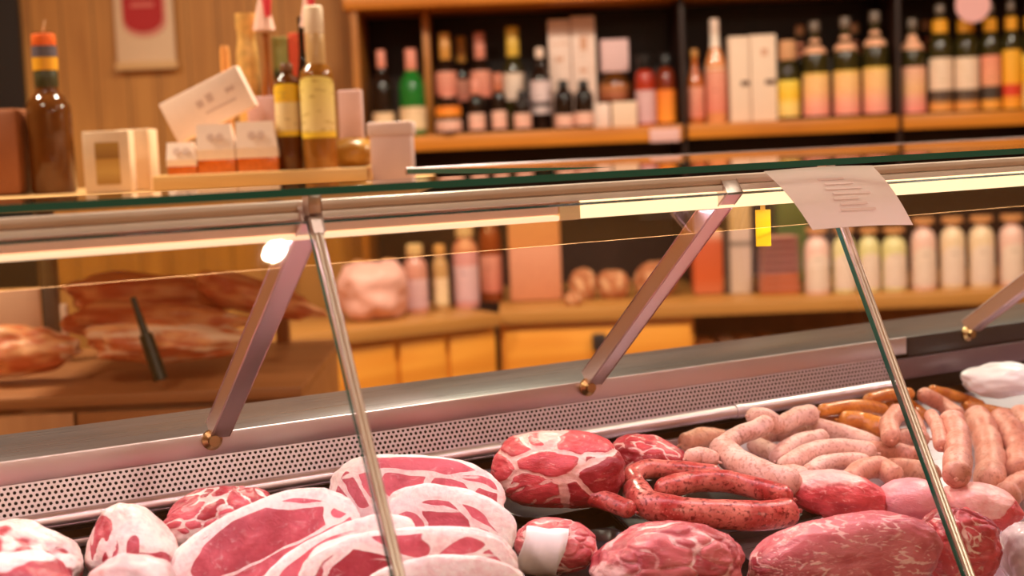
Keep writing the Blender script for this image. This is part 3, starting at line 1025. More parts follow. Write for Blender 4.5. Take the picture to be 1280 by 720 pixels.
for k_ in range(8):
    d_ = CD + .2
    p = at_d(973, 372, d_)
    p.z = zc + .001 + k_ * .0226
    o = empty('salami_pack', p, BACKROT + R((k_ * 37) % 9 - 4))
    w_ = (24 - k_ * .5) * d_ / F
    obox('pack_body', (-w_, -.06, 0), (w_, .06, .018), pm('salami_red', lin(120, 50, 46), .3, 0, .3, 40) if k_ > 2 else pm('salami_orange', lin(196, 100, 60), .3, 0, .3, 40), o, .006)
    obox('rim', (-w_ - .004, -.064, .018), (w_ + .004, .064, .0215), PAPER('rim', 206, 140, 116), o, .001)
    tag(o, ['bottom pack of the orange and red stack below the yellow tag', 'orange pack second from the bottom of the stack', 'orange pack third from the bottom of the stack', 'lowest dark red pack of the stack, on the orange packs', 'fifth pack from the bottom of the stack, dark red', 'dark red pack, third from the top of the stack', 'dark red pack just below the top one of the stack', 'topmost dark red pack of the stack below the yellow tag'][k_], 'pack', 'sliced salami packs in a stack')
carton('green_bag', 'large dark green bag behind the paper notice', 972, 1012, 236, 350, CD + .42, zc, pm('green_foil', lin(84, 104, 40), .35, 0, .5, 14), .1, GB, 'bag', bev=.02)
# ---- wing counter running towards the camera at the left
pL, pR = at_z(430, 412, CZ), at_z(621, 391, CZ)
ax = (pR - pL).normalized()
ang = math.atan2(ax.y, ax.x)
wl = (pR - pL).length
WX0 = -.55
w0 = empty('wing_counter', (pL.x, pL.y, 0), ang)
tag(w0, 'orange wooden counter with drawers set at an angle left of the long counter', 'counter')
obox('worktop', (WX0, -.02, CZ - .04), (wl, .5, CZ), M_COUNT, w0, .003)
obox('carcass', (WX0, .02, .1), (wl, .5, CZ - .041), M_DRAW, w0, .003)
obox('plinth', (WX0, .06, 0), (wl, .5, .099), M_BACK, w0, .003)
cuts = [WX0, .0, wl * .33, wl * .66, wl]
for x0_, x1_ in zip(cuts, cuts[1:]):
    for z0, z1 in ((.6, .82), (.36, .585), (.12, .345)):
        dr = obox('drawer', (x0_ + .008, 0, z0), (x1_ - .008, .0195, z1), M_DRAW, w0, .004)


def on_wing(px, py, dep):
    """point on the wing worktop, dep metres behind its front edge, in the column of pixel px"""
    r = ray(px, py)
    n = Vector((-ax.y, ax.x, 0))
    t_ = ((pL + n * dep).dot(n)) / r.dot(n)
    p = r * t_
    return Vector((p.x, p.y, CZ)), p.dot(FH)


for px_, yt, w_, gm, cp, lm, lb in ((521, 292, 30, pm('rose_jar', lin(206, 140, 120), .25), C_WHITE, L_LILAC, 'rose bottle with lilac label beside the white bundle'), (552, 296, 20, B_CLEAR, C_CORK, L_CREAM, 'slim yellowish bottle between two wider ones on the wing counter'), (584, 272, 32, pm('pink_jar', lin(214, 146, 140), .25), C_WHITE, L_LILAC, 'pink bottle with white cap left of the brown sauce bottle')):
    pw, dw = on_wing(px_, 378, .2)
    bottle('sauce_bottle', lb, px_, yt, 378, w_, dw, CZ, gm, FAT, (cp, .84, 1.5), [(lm, .08, .5)], group=GB)
pw, dw = on_wing(466, 372, .16)
pk = M_BUND = pm('wrap_paper', lin(236, 176, 160), .5, 0, .12, 20)
o = blob('wrapped_bundle', (44 * dw / F, .09, 40 * dw / F), Vector((pw.x, pw.y, CZ + 36 * dw / F)), orient(20), pk, None, ex=(2.6, 2.4), sub=4, amp=.25, ns=1.8, seed=4, floor=-.85)
tag(o, 'crumpled pink white paper bundle on the angled counter', 'bundle')

# ---- hutch with bottles on top and hams inside
HD, HB, HT, HW = 2.42, 3.02, 1.338, 1.0
h = Unit('hutch_cabinet', pa(160, HD, 230), HD, 'brown wooden hutch cabinet holding hams under its bottle topped board', 'cabinet')
hl, hr = pa(-70, HD, 500), pa(369, HD, 470)
h.box('cabinet_body', (hl, HD + .02, 0), (hr, HB, HW - .021), M_CAB)
h.box('worktop', (hl, HD, HW - .02), (hr + .01, HB, HW), M_CAB)
xm_ = pa(92, HD, 500)
h.box('door', (hl + .01, HD, .08), (xm_ - .003, HD + .0195, HW - .03), wood('pale_door', lin(206, 148, 98), lin(176, 116, 70), 2), .004)
h.box('door', (xm_ + .003, HD, .08), (hr - .004, HD + .0195, HW - .03), M_CAB, .004)
h.box('top_board', (hl, HD, HT - .022), (pa(522, HD, 230), 3.02, HT), wood('pale_board', lin(216, 176, 116), lin(190, 140, 84), 0))
for px_, dd in ((65, 2.86), (352, 2.985)):
    ap = pa(px_, dd, 380)
    h.box('post', (ap - .014, dd - .014, HW), (ap + .014, dd + .014, HT - .022), M_CAB if px_ > 100 else pm('grey_post', lin(120, 104, 88), .4))
# long dark steel rod leaning in front of the hams
p0, p1 = at_d(203, 497, HD + .03), at_d(166, 372, HD + .05)
p0.z = HW + .016
bm = bmesh.new()
tube(bm, [p0, p0.lerp(p1, .55), p0.lerp(p1, .56), p1], [.013, .012, .007, .005], 12)
o = finish('sharpening_steel', bm, pm('steel_dark_green', lin(46, 44, 26), .35))
tag(o, 'dark sharpening steel leaning against the hams on the hutch', 'sharpening steel')
M_HAM = meat_mat('cured_ham', lin(212, 108, 56), lin(248, 178, 118), lin(246, 206, 172), .3, .35, rough=.5)
hams = [  # x0,y0,x1,y1, half height px, d, fat bias, label
    ((84, 366), (318, 372), 25, 2.88, -.3, 'long dark cured ham at the back of the pile'),
    ((250, 352), (400, 392), 21, 2.76, .0, 'reddish ham behind the slanted strut'),
    ((86, 398), (310, 402), 22, 2.68, .05, 'red cured ham in the middle of the pile'),
    ((112, 428), (318, 427), 24, 2.56, .42, 'pale pink fatted ham at the front of the pile'),
    ((-30, 440), (98, 438), 31, 2.58, .2, 'brown ham with loose end at the left picture edge'),
]
for k_, (q0, q1, hh, d_, fb, lb) in enumerate(hams):
    p0, p1 = at_d(*q0, d_), at_d(*q1, d_)
    mid = (p0 + p1) / 2
    s = d_ / F
    dv = p1 - p0
    rot = Matrix.Rotation(math.atan2(dv.y, dv.x), 3, 'Z') @ Matrix.Rotation(-math.atan2(dv.z, dv.xy.length), 3, 'Y')
    def hf(q, fb=fb, k_=k_):
        n_ = noise.noise(Vector((q.x * 1.1, q.y * 2.5, q.z * 3.2)) + Vector((k_, 0, 0)))
        return clamp(fb + n_ * .7 + (.25 if q.x > .75 else 0)), clamp(.45 + noise.noise(q * 2.7) * .8), 0
    o = blob('cured_ham', (dv.length / 2, .048, hh * s), mid, rot, M_HAM, hf, ex=(2.6, 2.2), sub=5, amp=.2, ns=1.5, seed=k_ + 11,
             shape=lambda q: Vector((q.x, q.y * (1 - .28 * q.x), q.z * (1 - .3 * q.x))))
    tag(o, lb, 'ham', 'hams on the hutch')
carton('white_board', 'white board standing at the left end of the hutch', -40, 53, 322, 418, 2.82, HW, PAPER('board', 226, 176, 140), .012, None, 'board')
carton('white_strip', 'narrow white card standing beside the grey post', 77, 86, 345, 418, 2.83, HW, PAPER('strip', 236, 200, 170), .01, None, 'card')

# ---- things standing on the hutch top
ZH = HT
d1 = 2.66
CL = [(.0, 0), (.95, 0), (1, .012), (1, .50), (.96, .545), (.72, .60), (.5, .63), (.49, .66), (.46, .88), (.46, 1)]
b1 = bottle('liqueur_bottle', 'brown liqueur bottle with orange wax top at far left', 68, 40, 238, 55, d1, ZH, B_BROWN, CL, None, None,
            [('neck_sleeve', pm('green_sleeve', lin(60, 58, 30), .4), [(.5, .66), (.52, .665), (.52, .76), (.5, .765)]),
             ('yellow_band', CAP('ylw', 224, 160, 36), [(.5, .765), (.55, .766), (.55, .845), (.5, .846)]),
             ('grey_band', CAP('gry', 92, 84, 92), [(.5, .846), (.55, .847), (.55, .915), (.5, .916)])], group='bottles on the hutch', cat='bottle')
s1 = d1 / F
r1 = 55 / 2 * s1
h1_ = 198 * s1
olathe('wax_cap', [(r1 * .52, h1_ * .914), (r1 * .54, h1_ * .917), (r1 * .52, h1_ * .985), (r1 * .36, h1_ * 1.0), (0, h1_ * 1.003)], CAP('wax', 240, 112, 48), b1)
bm = bmesh.new()
tube(bm, [(0, 0, h1_), (.003, 0, h1_ + .012), (.006, 0, h1_ + .022)], .0014, 8)
finish('wick', bm, PAPER('wick', 210, 180, 140), b1)
carton('gift_box', 'white box with gold label beside the brown bottle', 106, 163, 158, 235, 2.50, ZH, PAPER('giftbox', 236, 206, 170), .05, 'white boxes on the hutch', 'box', 4,
       [('gold_label', labelmat('gold_label', [(0, lin(176, 130, 60)), (.3, lin(206, 166, 90)), (.6, lin(196, 150, 70)), (.62, lin(150, 106, 46)), (1, lin(190, 146, 70))]), (.26, .78, .14, .82))])
carton('gift_box', 'plain white box behind the gold labelled one', 150, 189, 156, 232, 2.60, ZH, PAPER('giftbox', 236, 206, 170), .07, 'white boxes on the hutch', 'box')
carton('paper_bag', 'brown paper bag at the left picture edge', -34, 27, 132, 240, 2.62, ZH, PAPER('brownbag', 146, 84, 44), .1, None, 'bag', bev=.012)
# tray
tcx = pa(326, 2.5, 225)
tl, tr = pa(196, 2.46, 225), pa(456, 2.46, 225)
tb = K((tl + tr) / 2, 2.46, ZH + .0008)
ty = empty('serving_tray', tb, BACKROT)
tag(ty, 'long pale wooden tray carrying packets and two yellow labelled bottles', 'tray')
M_TRAY = wood('tray_wood', lin(246, 206, 140), lin(224, 172, 98), 0, .4)
hw_ = (tr - tl) / 2
obox('tray_base', (-hw_, 0, 0), (hw_, .24, .022), M_TRAY, ty, .002)
for y0_, y1_ in ((-.008, .004), (.236, .248)):
    obox('long_rim', (-hw_ - .006, y0_, .0), (hw_ + .006, y1_, .027), M_TRAY, ty, .003)
for x0_ in (-hw_ - .006, hw_ - .006):
    obox('short_rim', (x0_, .005, .0225), (x0_ + .012, .235, .027), M_TRAY, ty, .003)
zt = ZH + .0235
# packets: white card over an orange filled clear base
def packet(label, x0, x1, ytop, ybase, d, tilt=0):
    s = d / F
    w, hg = (x1 - x0) * s, (ybase - ytop) * s
    p = at_d((x0 + x1) / 2, ybase, d)
    p.z = zt + .0006
    o = empty('spice_packet', p, BACKROT)
    tag(o, label, 'packet', 'white topped packets on the tray')
    bm = bmesh.new()
    box(bm, (-w / 2, -.016, 0), (w / 2, .016, hg * .36), .004)
    finish('filled_bag', bm, pm('orange_filling', lin(214, 112, 44), .25, 0, .35, 160), o)
    bm = bmesh.new()
    sec = [(-.019, hg * .3), (-.019, hg * .5), (-.006, hg), (.006, hg), (.019, hg * .5), (.019, hg * .3)]
    va = [bm.verts.new((-w / 2 - .0002, y, z)) for y, z in sec]
    vb = [bm.verts.new((w / 2 + .0002 - (.008 if z > hg * .8 else 0), y, z)) for y, z in sec]
    for i in range(5):
        bm.faces.new((va[i], va[i + 1], vb[i + 1], vb[i]))
    bm.faces.new(va); bm.faces.new(vb[::-1]); bm.faces.new((va[0], vb[0], vb[5], va[5]))
    c_ = finish('card_header', bm, PAPER('header', 246, 222, 204), o, smooth=False)
    mk = PAPER('ink', 214, 184, 168)
    for dx in (-.012, .004):
        bm = bmesh.new()
        lathe(bm, [(0, -.0006), (.007, -.0006), (.007, .0006), (0, .0006)], 14)
        m = Matrix.Translation((dx + .004, -.0122 - .0035, hg * .74)) @ Matrix.Rotation(PI / 2 - math.atan2(.013, hg * .5), 4, 'X')
        for v in bm.verts:
            v.co = m @ v.co
        finish('printed_emblem', bm, mk, c_)
    return o


packet('white topped packet at the left end of the tray', 212, 249, 172, 214, 2.53)
packet('white topped packet in the middle under the tilted card box', 250, 297, 150, 213, 2.53)
packet('white topped packet closest to the yellow labelled bottles', 299, 350, 148, 212, 2.53)
# tilted card box lying on the packets
p = at_d(259, 131, 2.60)
s = 2.6 / F
o = empty('card_box', p, 0)
o.rotation_euler = (Matrix.Rotation(BACKROT, 3, 'Z') @ Matrix.Rotation(R(-24), 3, 'Y')).to_euler()
tag(o, 'white card box tilted on top of the packets', 'box')
obox('box_body', (-54 * s, 0, -27 * s), (54 * s, .03, 27 * s), PAPER('cardbox', 246, 222, 204), o, .002)
mk = PAPER('ink', 214, 184, 168)
for x0_, x1_, z0_, z1_ in ((-12, -3, 0, 9), (2, 11, 1, 12), (-6, 36, -10, -7.5), (28, 40, 2, 8)):
    obox('printed_mark', (x0_ * s, -.0012, z0_ * s), (x1_ * s, -.0002, z1_ * s), mk, o, 0)
bm = bmesh.new()
p = at_d(318, 146, 2.66)
carton('flat_box', 'lilac grey box standing behind the packets', 313, 357, 112, 205, 2.64, zt, PAPER('lilac', 206, 166, 162), .03, None, 'box')
L_Y2 = labelmat('label_yellow_tall', [(0, lin(238, 196, 40)), (.10, lin(240, 200, 50)), (.11, lin(238, 210, 150)), (.62, lin(240, 216, 160)), (.66, lin(240, 192, 40)), (1, lin(242, 200, 40))], marks=lin(170, 140, 80))
L_Y3 = labelmat('label_cream_tall', [(0, lin(240, 200, 40)), (.10, lin(240, 206, 70)), (.11, lin(240, 216, 150)), (.8, lin(244, 222, 130)), (1, lin(244, 224, 120))], marks=lin(180, 140, 40))
TB = [(.0, 0), (.95, 0), (1, .012), (1, .57), (.9, .61), (.5, .66), (.40, .69), (.36, .97), (.4, 1)]
bottle('oil_bottle', 'brown bottle with yellow arched label on the tray, left one', 365, 78, 210, 33, 2.55, zt, pm('dark_oil', lin(96, 52, 20), .06, 0, .2), [(0, 0), (.95, 0), (1, .015), (1, .81), (.85, .87), (.45, .91), (.42, 1)], (CAP('tbcap', 120, 76, 40), .93), [(L_Y2, .33, .82)], arch=.05, group='bottles on the hutch')
bottle('oil_bottle', 'wider bottle with cream yellow label and white cap on the tray', 402, 8, 209, 42, 2.53, zt, pm('gold_oil', lin(150, 96, 36), .06, 0, .2), TB, (PAPER('whitecap', 240, 214, 180), .84, 1.5), [(L_Y3, .2, .575)], arch=.05, extra=[('foil_sleeve', pm('pale_foil', lin(206, 166, 110), .3), [(.5, .56), (.58, .6), (.56, .84), (.5, .85)])], group='bottles on the hutch')
carton('card_stand', 'white card stand right of the two labelled bottles', 427, 456, 108, 205, 2.60, zt, PAPER('stand', 238, 204, 200), .02, None, 'card')
p = at_d(440, 186, 2.60)
o = blob('cheese_ball', (30 * s, .045, 20 * s), Vector((p.x, p.y, zt + 20 * s * .96)), orient(), pm('olive_lid', lin(176, 130, 54), .3), None, sub=4, amp=.03, floor=-.9)
tag(o, 'rounded golden brown lump between the labelled bottles and the white container', 'food')
cb_ = carton('lidded_container', 'white lidded container right of the tray', 466, 516, 168, 240, 2.47, ZH, PAPER('tub', 240, 206, 198), .1, None, 'container', 0, None, (PAPER('tublid', 244, 214, 204), .02))
# rear row on the hutch
d3 = 2.78
gf = pm('gold_foil', lin(226, 180, 104), .3, .2, .45, 60)
bottle('foil_bottle', 'gold foil wrapped bottle behind the tilted card box', 318, 6, 215, 28, d3, ZH, gf, [(0, 0), (.95, 0), (1, .02), (1, .7), (.95, .78), (.8, .84), (.8, .9), (.9, .92), (.9, 1)], None, None, group='bottles on the hutch')
bottle('liqueur_bottle', 'slim brown bottle under a red and white paper hat, left one', 342, 30, 215, 20, d3 - .02, ZH, pm('ambr2', lin(150, 84, 36), .15), LIQ, None, None, group='bottles on the hutch')
carton('green_carton', 'slim green carton behind the yellow labelled bottles', 349, 368, 36, 215, d3, ZH, labelmat('green_carton', [(0, lin(110, 120, 60)), (.55, lin(120, 130, 64)), (.6, lin(50, 66, 40)), (.75, lin(50, 66, 40)), (.8, lin(150, 156, 84)), (1, lin(160, 160, 90))]), .05, None, 'box')
carton('orange_carton', 'orange red slim carton right of the green one', 369, 392, 32, 215, d3, ZH, labelmat('red_carton', [(0, lin(206, 70, 34)), (1, lin(222, 80, 36))], marks=lin(236, 120, 60)), .05, None, 'box')


def paper_hat(label, px, ytop, ybot, w, d, flip):
    p0 = at_d(px, ybot, d)
    s = d / F
    hgt = (ybot - ytop) * s
    o = empty('paper_hat', p0, BACKROT)
    tag(o, label, 'paper hat', 'red and white paper hats')
    r = w / 2 * s
    olathe('white_cone', [(r * 1.15, 0), (r * .95, hgt * .25), (r * .5, hgt * .75), (r * .2, hgt)], PAPER('hatwhite', 244, 200, 180), o, 9, cap=False, angle=10)
    m_ = PAPER('hatred', 214, 40, 52)
    bm = bmesh.new()
    x0 = .15 * r if flip else -.1 * r
    tube(bm, [(r * .55, -.012, hgt * .35), (r * .5, -.008, hgt * .8), (r * .3, 0, hgt * 1.25)], [r * .32, r * .5, r * .55], 8)
    finish('red_ribbon', bm, m_, o)
    return o


paper_hat('red and white paper hat next to the gold foil bottle', 330, -8, 38, 24, d3 - .02, 0)
# second hat sits on its own slim bottle
bottle('liqueur_bottle', 'slim dark bottle under a red and white paper hat, right one', 386, 12, 215, 20, d3 - .07, ZH, B_DARK, LIQ, None, None, group='bottles on the hutch')
paper_hat('red and white paper hat above the orange carton', 386, -12, 34, 20, d3 - .07, 1)
bottle('wooden_stick', 'slim tan wooden stick standing left of the gold foil bottle', 290, 45, 215, 12, d3 + .05, ZH, pm('peg', lin(222, 150, 76), .4), [(0, 0), (1, 0), (1, .97), (.8, 1)], None, None, group=None, cat='stick')
# ---- framed poster on the wall
pp = at_d(181, 20, 5.33)
po = empty('wall_poster', pp, BACKROT)
tag(po, 'white wooden plaque with a red shield on the pine wall', 'plaque')
s = 5.33 / F
obox('board', (-36 * s, -.02, -62 * s), (36 * s, .0, 60 * s), PAPER('poster', 236, 204, 168), po, .004)
obox('lower_edge', (-38 * s, -.03, -66 * s), (38 * s, -.0, -56 * s), PAPER('posteredge', 226, 184, 128), po, .004)


def shield(name, k, y, mat):
    bm = bmesh.new()
    out = []
    for i in range(25):
        t_ = i / 24
        x = -1 + 2 * t_
        out.append((x, -.55 - .45 * math.sqrt(max(0, 1 - x * x)) if True else 0))
    pts = [(-1, .9)] + [(x, z) for x, z in out] + [(1, .9)]
    va = [bm.verts.new((x * 24 * s * k, y - .004, z * 36 * s * k)) for x, z in pts]
    vb = [bm.verts.new((x * 24 * s * k, y, z * 36 * s * k)) for x, z in pts]
    bm.faces.new(va); bm.faces.new(vb[::-1])
    n_ = len(pts)
    for i in range(n_):
        bm.faces.new((va[i], va[(i + 1) % n_], vb[(i + 1) % n_], vb[i]))
    return finish(name, bm, mat, po, smooth=False)


o = shield('shield_border', 1.12, -.0205, PAPER('shieldpink', 226, 150, 130)); o.location = (1 * s, 0, 14 * s)
o = shield('shield', 1.0, -.025, PAPER('shieldred', 188, 30, 34)); o.location = (0, 0, 16 * s)
for z_, w_ in ((6, 15), (-6, 14)):
    sm = obox('pale_stripe', (-w_ * s, -.031, z_ * s), (w_ * s, -.0292, (z_ + 5) * s), PAPER('shieldline', 226, 120, 110), o, 0)

# ---- notice and tag on the counter glass
tl_, tr_ = at_y(955, 214, 1.14), at_y(1090, 207, 1.14)
bl_, br_ = at_x(1016, 287, tl_.x), at_x(1141, 281, tr_.x)
bm = bmesh.new()
n_ = 10
g0, g1 = [], []
nn = ((bl_ - tl_).cross(tr_ - tl_)).normalized()
if nn.y > 0:
    nn = -nn
for i in range(n_ + 1):
    row = []
    for j in range(n_ + 1):
        uu, vv = j / n_, i / n_
        p = (tl_.lerp(tr_, uu)).lerp(bl_.lerp(br_, uu), vv) + nn * (.004 * math.sin(PI * vv) + .002 * math.sin(3 * uu))
        row.append(p)
    g0.append(row)
va = [[bm.verts.new(p) for p in r_] for r_ in g0]
vb = [[bm.verts.new(p - nn * .0005) for p in r_] for r_ in g0]
for i in range(n_):
    for j in range(n_):
        bm.faces.new((va[i][j], va[i][j + 1], va[i + 1][j + 1], va[i + 1][j]))
        bm.faces.new((vb[i][j], vb[i + 1][j], vb[i + 1][j + 1], vb[i][j + 1]))
for j in range(n_):
    bm.faces.new((va[0][j], vb[0][j], vb[0][j + 1], va[0][j + 1]))
    bm.faces.new((va[n_][j], va[n_][j + 1], vb[n_][j + 1], vb[n_][j]))
    bm.faces.new((va[j][0], va[j + 1][0], vb[j + 1][0], vb[j][0]))
    bm.faces.new((va[j][n_], vb[j][n_], vb[j + 1][n_], va[j + 1][n_]))
t = NT('notice_paper')
t.set(Base_Color=lin(252, 240, 238), Roughness=.6)
trl = t.node('ShaderNodeBsdfTranslucent'); trl.inputs[0].default_value = (*lin(252, 240, 238), 1)
tsp = t.node('ShaderNodeBsdfTransparent')
m1 = t.node('ShaderNodeMixShader'); m1.inputs[0].default_value = .45
t.l.new(t.b.outputs[0], m1.inputs[1]); t.l.new(trl.outputs[0], m1.inputs[2])
m2 = t.node('ShaderNodeMixShader'); m2.inputs[0].default_value = .12
t.l.new(m1.outputs[0], m2.inputs[1]); t.l.new(tsp.outputs[0], m2.inputs[2])
t.l.new(m2.outputs[0], t.out.inputs[0])
nt_ = empty('paper_notice', tl_.lerp(tr_, .5), 0)
tag(nt_, 'pale paper notice with faint grey lines taped to the slanted glass', 'notice')
me_ = finish('sheet', bm, t.m, None)
ink = PAPER('fadedink', 232, 202, 198)
kids = [me_]
for row_ in range(7):
    vv = .24 + row_ * .085
    u0, u1 = .36 + .03 * ((row_ * 3) % 2), .60 + .05 * ((row_ * 5) % 4)
    bm = bmesh.new()
    q = []
    for uu, v2 in ((u0, vv), (u1, vv), (u1, vv + .035), (u0, vv + .035)):
        q.append((tl_.lerp(tr_, uu)).lerp(bl_.lerp(br_, uu), v2) + nn * (.004 * math.sin(PI * v2) + .002 * math.sin(3 * uu) + .0006))
    va_ = [bm.verts.new(p) for p in q]; vb_ = [bm.verts.new(p + nn * .0002) for p in q]
    bm.faces.new(va_); bm.faces.new(vb_)
    for i in range(4):
        bm.faces.new((va_[i], va_[(i + 1) % 4], vb_[(i + 1) % 4], vb_[i]))
    kids.append(finish('faint_text_line', bm, ink, None, smooth=False))
for o in kids:
    o.data.transform(Matrix.Translation(-nt_.location))
    o.parent = nt_
tp = at_y(954, 285, 1.232)
yt_ = empty('hanging_price_strip', tp, BACKROT)
sc_ = tp.dot(FH) / F
obox('strip', (-9.5 * sc_, -.001, -23 * sc_), (9.5 * sc_, .001, 23 * sc_), pm('yellow_plastic', lin(246, 220, 10), .35, 0, .04), yt_, .0005)
obox('hook', (-3 * sc_, -.0008, 23 * sc_), (3 * sc_, .0008, 1.3395 - tp.z), pm('clear_hook', lin(250, 226, 170), .3), yt_, 0)
tag(yt_, 'bright yellow plastic strip hanging under the case lamp', 'price strip')

# ================================================================== trays and meat on the deck
DSL = math.atan(DECK_S)


def deck_tray(name, label, px, py, w, dep, h, yaw, mat=M_BLACK, rise=.0):
    p = on_deck(px, py, .0035 + rise)
    o = bpy.data.objects.new(name, None)
    C.objects.link(o)
    o.empty_display_size = .05
    mm = (Matrix.Rotation(DSL, 3, 'X') @ Matrix.Rotation(R(yaw), 3, 'Z')).to_4x4()
    mm.translation = p
    o.matrix_world = mm
    tag(o, label, 'tray', 'black trays on the deck')
    bm = bmesh.new()
    # a shallow moulded tray with a flared rolled rim
    def ring(sx, sy, z, n=40):
        out = []
        for i in range(n):
            t_ = 2 * PI * i / n
            c, s_ = math.cos(t_), math.sin(t_)
            k = (abs(c) ** 5 + abs(s_) ** 5) ** (-1 / 5)
            out.append(bm.verts.new((c * k * sx, s_ * k * sy, z)))
        return out
    a, b = w / 2, dep / 2
    rs = [ring(a * .9, b * .88, 0), ring(a * .97, b * .96, h * .85), ring(a, b, h), ring(a * 1.01, b * 1.01, h * .93), ring(a * .985, b * .98, h * .8), ring(a * .92, b * .90, -.0012)]
    rs_i = [rs[0], rs[1], rs[2], rs[3], rs[4], rs[5]]
    for r0, r1 in zip(rs_i, rs_i[1:]):
        for i in range(40):
            bm.faces.new((r0[i], r0[(i + 1) % 40], r1[(i + 1) % 40], r1[i]))
    bm.faces.new(rs[0]); bm.faces.new(rs[5][::-1])
    finish('tray_shell', bm, mat, o, angle=60)
    return o


FATC = lin(246, 232, 226)
M_PORK = meat_mat('pork', lin(168, 44, 62), lin(216, 96, 112), FATC, .24)
M_BEEF = meat_mat('beef', lin(150, 26, 42), lin(208, 74, 84), lin(242, 204, 194), .42)
M_VEAL = meat_mat('veal', lin(176, 58, 72), lin(216, 108, 116), lin(244, 204, 200), .4)
M_MARB = meat_mat('marbled_roast', lin(178, 40, 52), lin(226, 84, 92), lin(246, 190, 184), .65, 1.2)
M_PINK = meat_mat('pink_ham_meat', lin(210, 112, 124), lin(230, 150, 158), lin(250, 206, 200), .2)


def ell(u, v, lst):
    """two nearest muscle ellipses: returns (d1, d2, tone of the nearest)"""
    b1, b2, tn = 9, 9, .5
    for cx, cy, rx, ry, rot, tone in lst:
        c, s_ = math.cos(R(rot)), math.sin(R(rot))
        x, y = u - cx, v - cy
        xx, yy = (x * c + y * s_) / rx, (-x * s_ + y * c) / ry
        d = (math.sqrt(xx * xx + yy * yy) - 1) * min(rx, ry)
        if d < b1:
            b1, b2, tn = d, b1, tone
        elif d < b2:
            b2 = d
    return b1, b2, tn


def muscles_fat(u, v, lst, seam, patches=()):
    d1, d2, tn = ell(u, v, lst)
    fat = 1 - sstep(seam * .5, seam * 1.5, d2 - d1)
    if patches:
        fat = max(fat, 1 - sstep(-.05, .06, ell(u, v, patches)[0]))
    return fat, tn


def slice_fat(muscles, rim_top=.2, rim_bot=.05, seam=.07, seed=0, patches=()):
    def f(q):
        w = Vector((q.x * 1.7 + seed, q.y * 1.7, q.z * .5))
        u = q.x + noise.noise(w) * .10 + noise.noise(w * 3.1) * .03
        v = q.y + noise.noise(w + Vector((9, 3, 1))) * .10 + noise.noise(w * 3.1 + Vector((4, 4, 4))) * .04
        fat, tn = muscles_fat(u, v, muscles, seam * (.7 + .6 * noise.noise(w * 1.3 + Vector((0, 5, 0)))), patches)
        rho = math.sqrt(u * u + v * v)
        ang = v / max(rho, 1e-3)
        rim = rim_bot + (rim_top - rim_bot) * sstep(-.45, .45, ang)
        n_ = 2.4
        rr = (abs(q.x) ** n_ + abs(q.y) ** n_) ** (1 / n_)
        fr = sstep(1 - rim - .06, 1 - rim + .02, rr + noise.noise(w * 1.6) * .06)
        fat = max(fat * .95, fr)
        tone = tn + noise.noise(Vector((q.x * 3, q.y * 3, seed))) * .35
        return fat, clamp(tone), -.015 * fat
    return f


def seam_fat(scale, width, seed, cap=None, bias=0.0, groove=.035, stretch=(1, 1, 1), gain=.8):
    """muscle bundles split by fatty seams, with a finer network of membranes"""
    sv = Vector((seed * 3.7, seed * 1.9, seed * 5.3))
    def f(q):
        w = Vector((q.x * stretch[0], q.y * stretch[1], q.z * stretch[2]))
        w = w + Vector((noise.noise(w * 1.5 + sv), noise.noise(w * 1.5 - sv), noise.noise(w * 1.5 + sv * 2))) * .45
        ds, ps = noise.voronoi(w * scale + sv)
        e = ds[1] - ds[0]
        fat = (1 - sstep(width * .2, width * 1.5, e)) * clamp(.75 + .9 * noise.noise(w * 1.7 - sv)) * gain
        w2 = w + Vector((noise.noise(w * 4), noise.noise(w * 4 + sv), 0)) * .12
        d2, p2 = noise.voronoi(w2 * scale * 2.6 - sv)
        fat = max(fat, (1 - sstep(.02, .20, d2[1] - d2[0])) * clamp(.1 + .9 * noise.noise(w * 1.3 + sv * 3)) * .85)
        fat = clamp(fat + bias + .25 * noise.noise(w * 5))
        tone = clamp(.5 + noise.cell(ps[0] * 7.7) * .42 + noise.noise(w * 4) * .35)
        if cap:
            cd, t0, t1 = cap
            fat = max(fat, sstep(t0, t1, q.dot(cd) + noise.noise(w * 2 + sv) * .2))
        return fat, tone, groove * (sstep(0, width * 1.8, e) - 1)
    return f


def meat(name, label, px, py, hw, hh, above, dep, mat, ff, yaw=0, tilt=0, roll=0, ex=(2.3, 2.2), sub=6, amp=.10, ns=1.5, seed=1, shape=None, floor=None, group=None, cat='meat', fine=.012):
    p = on_deck(px, py, above)
    s = (p - CAM).dot(fwd) / F
    o = blob(name, (hw * s, dep, hh * s), p, orient(yaw, tilt) @ Matrix.Rotation(R(-roll), 3, 'Y'), mat, ff, ex, sub, amp, ns, fine, seed, shape, None, floor)
    return tag(o, label, cat, group)


def chop(name, label, px, py, hl, hh, th, above, mat, ff, yaw=0, lean=58, roll=0, seed=1, shape=None, group='pork chops in the left stack', sub=7):
    p = on_deck(px, py, above)
    s = (p - CAM).dot(fwd) / F
    o = blob(name, (hl * s, hh * s, th), p, orient(yaw, lean, roll), mat, ff, (2.4, 5.0), sub, .07, 1.4, .01, seed, shape)
    return tag(o, label, 'pork chop', group)


# trays first
deck_tray('meat_tray', 'black tray under the large beef joint in the middle', 696, 618, .17, .12, .012, 0)
deck_tray('meat_tray', 'black tray under the coiled red sausage', 893, 641, .25, .13, .014, -4, M_BLACK, .012)
deck_tray('meat_tray', 'long black tray under the pork chops at the left', 452, 694, .25, .16, .012, 0)
deck_tray('meat_tray', 'black tray under the rolled roast with paper slip', 722, 708, .15, .09, .012, 0)

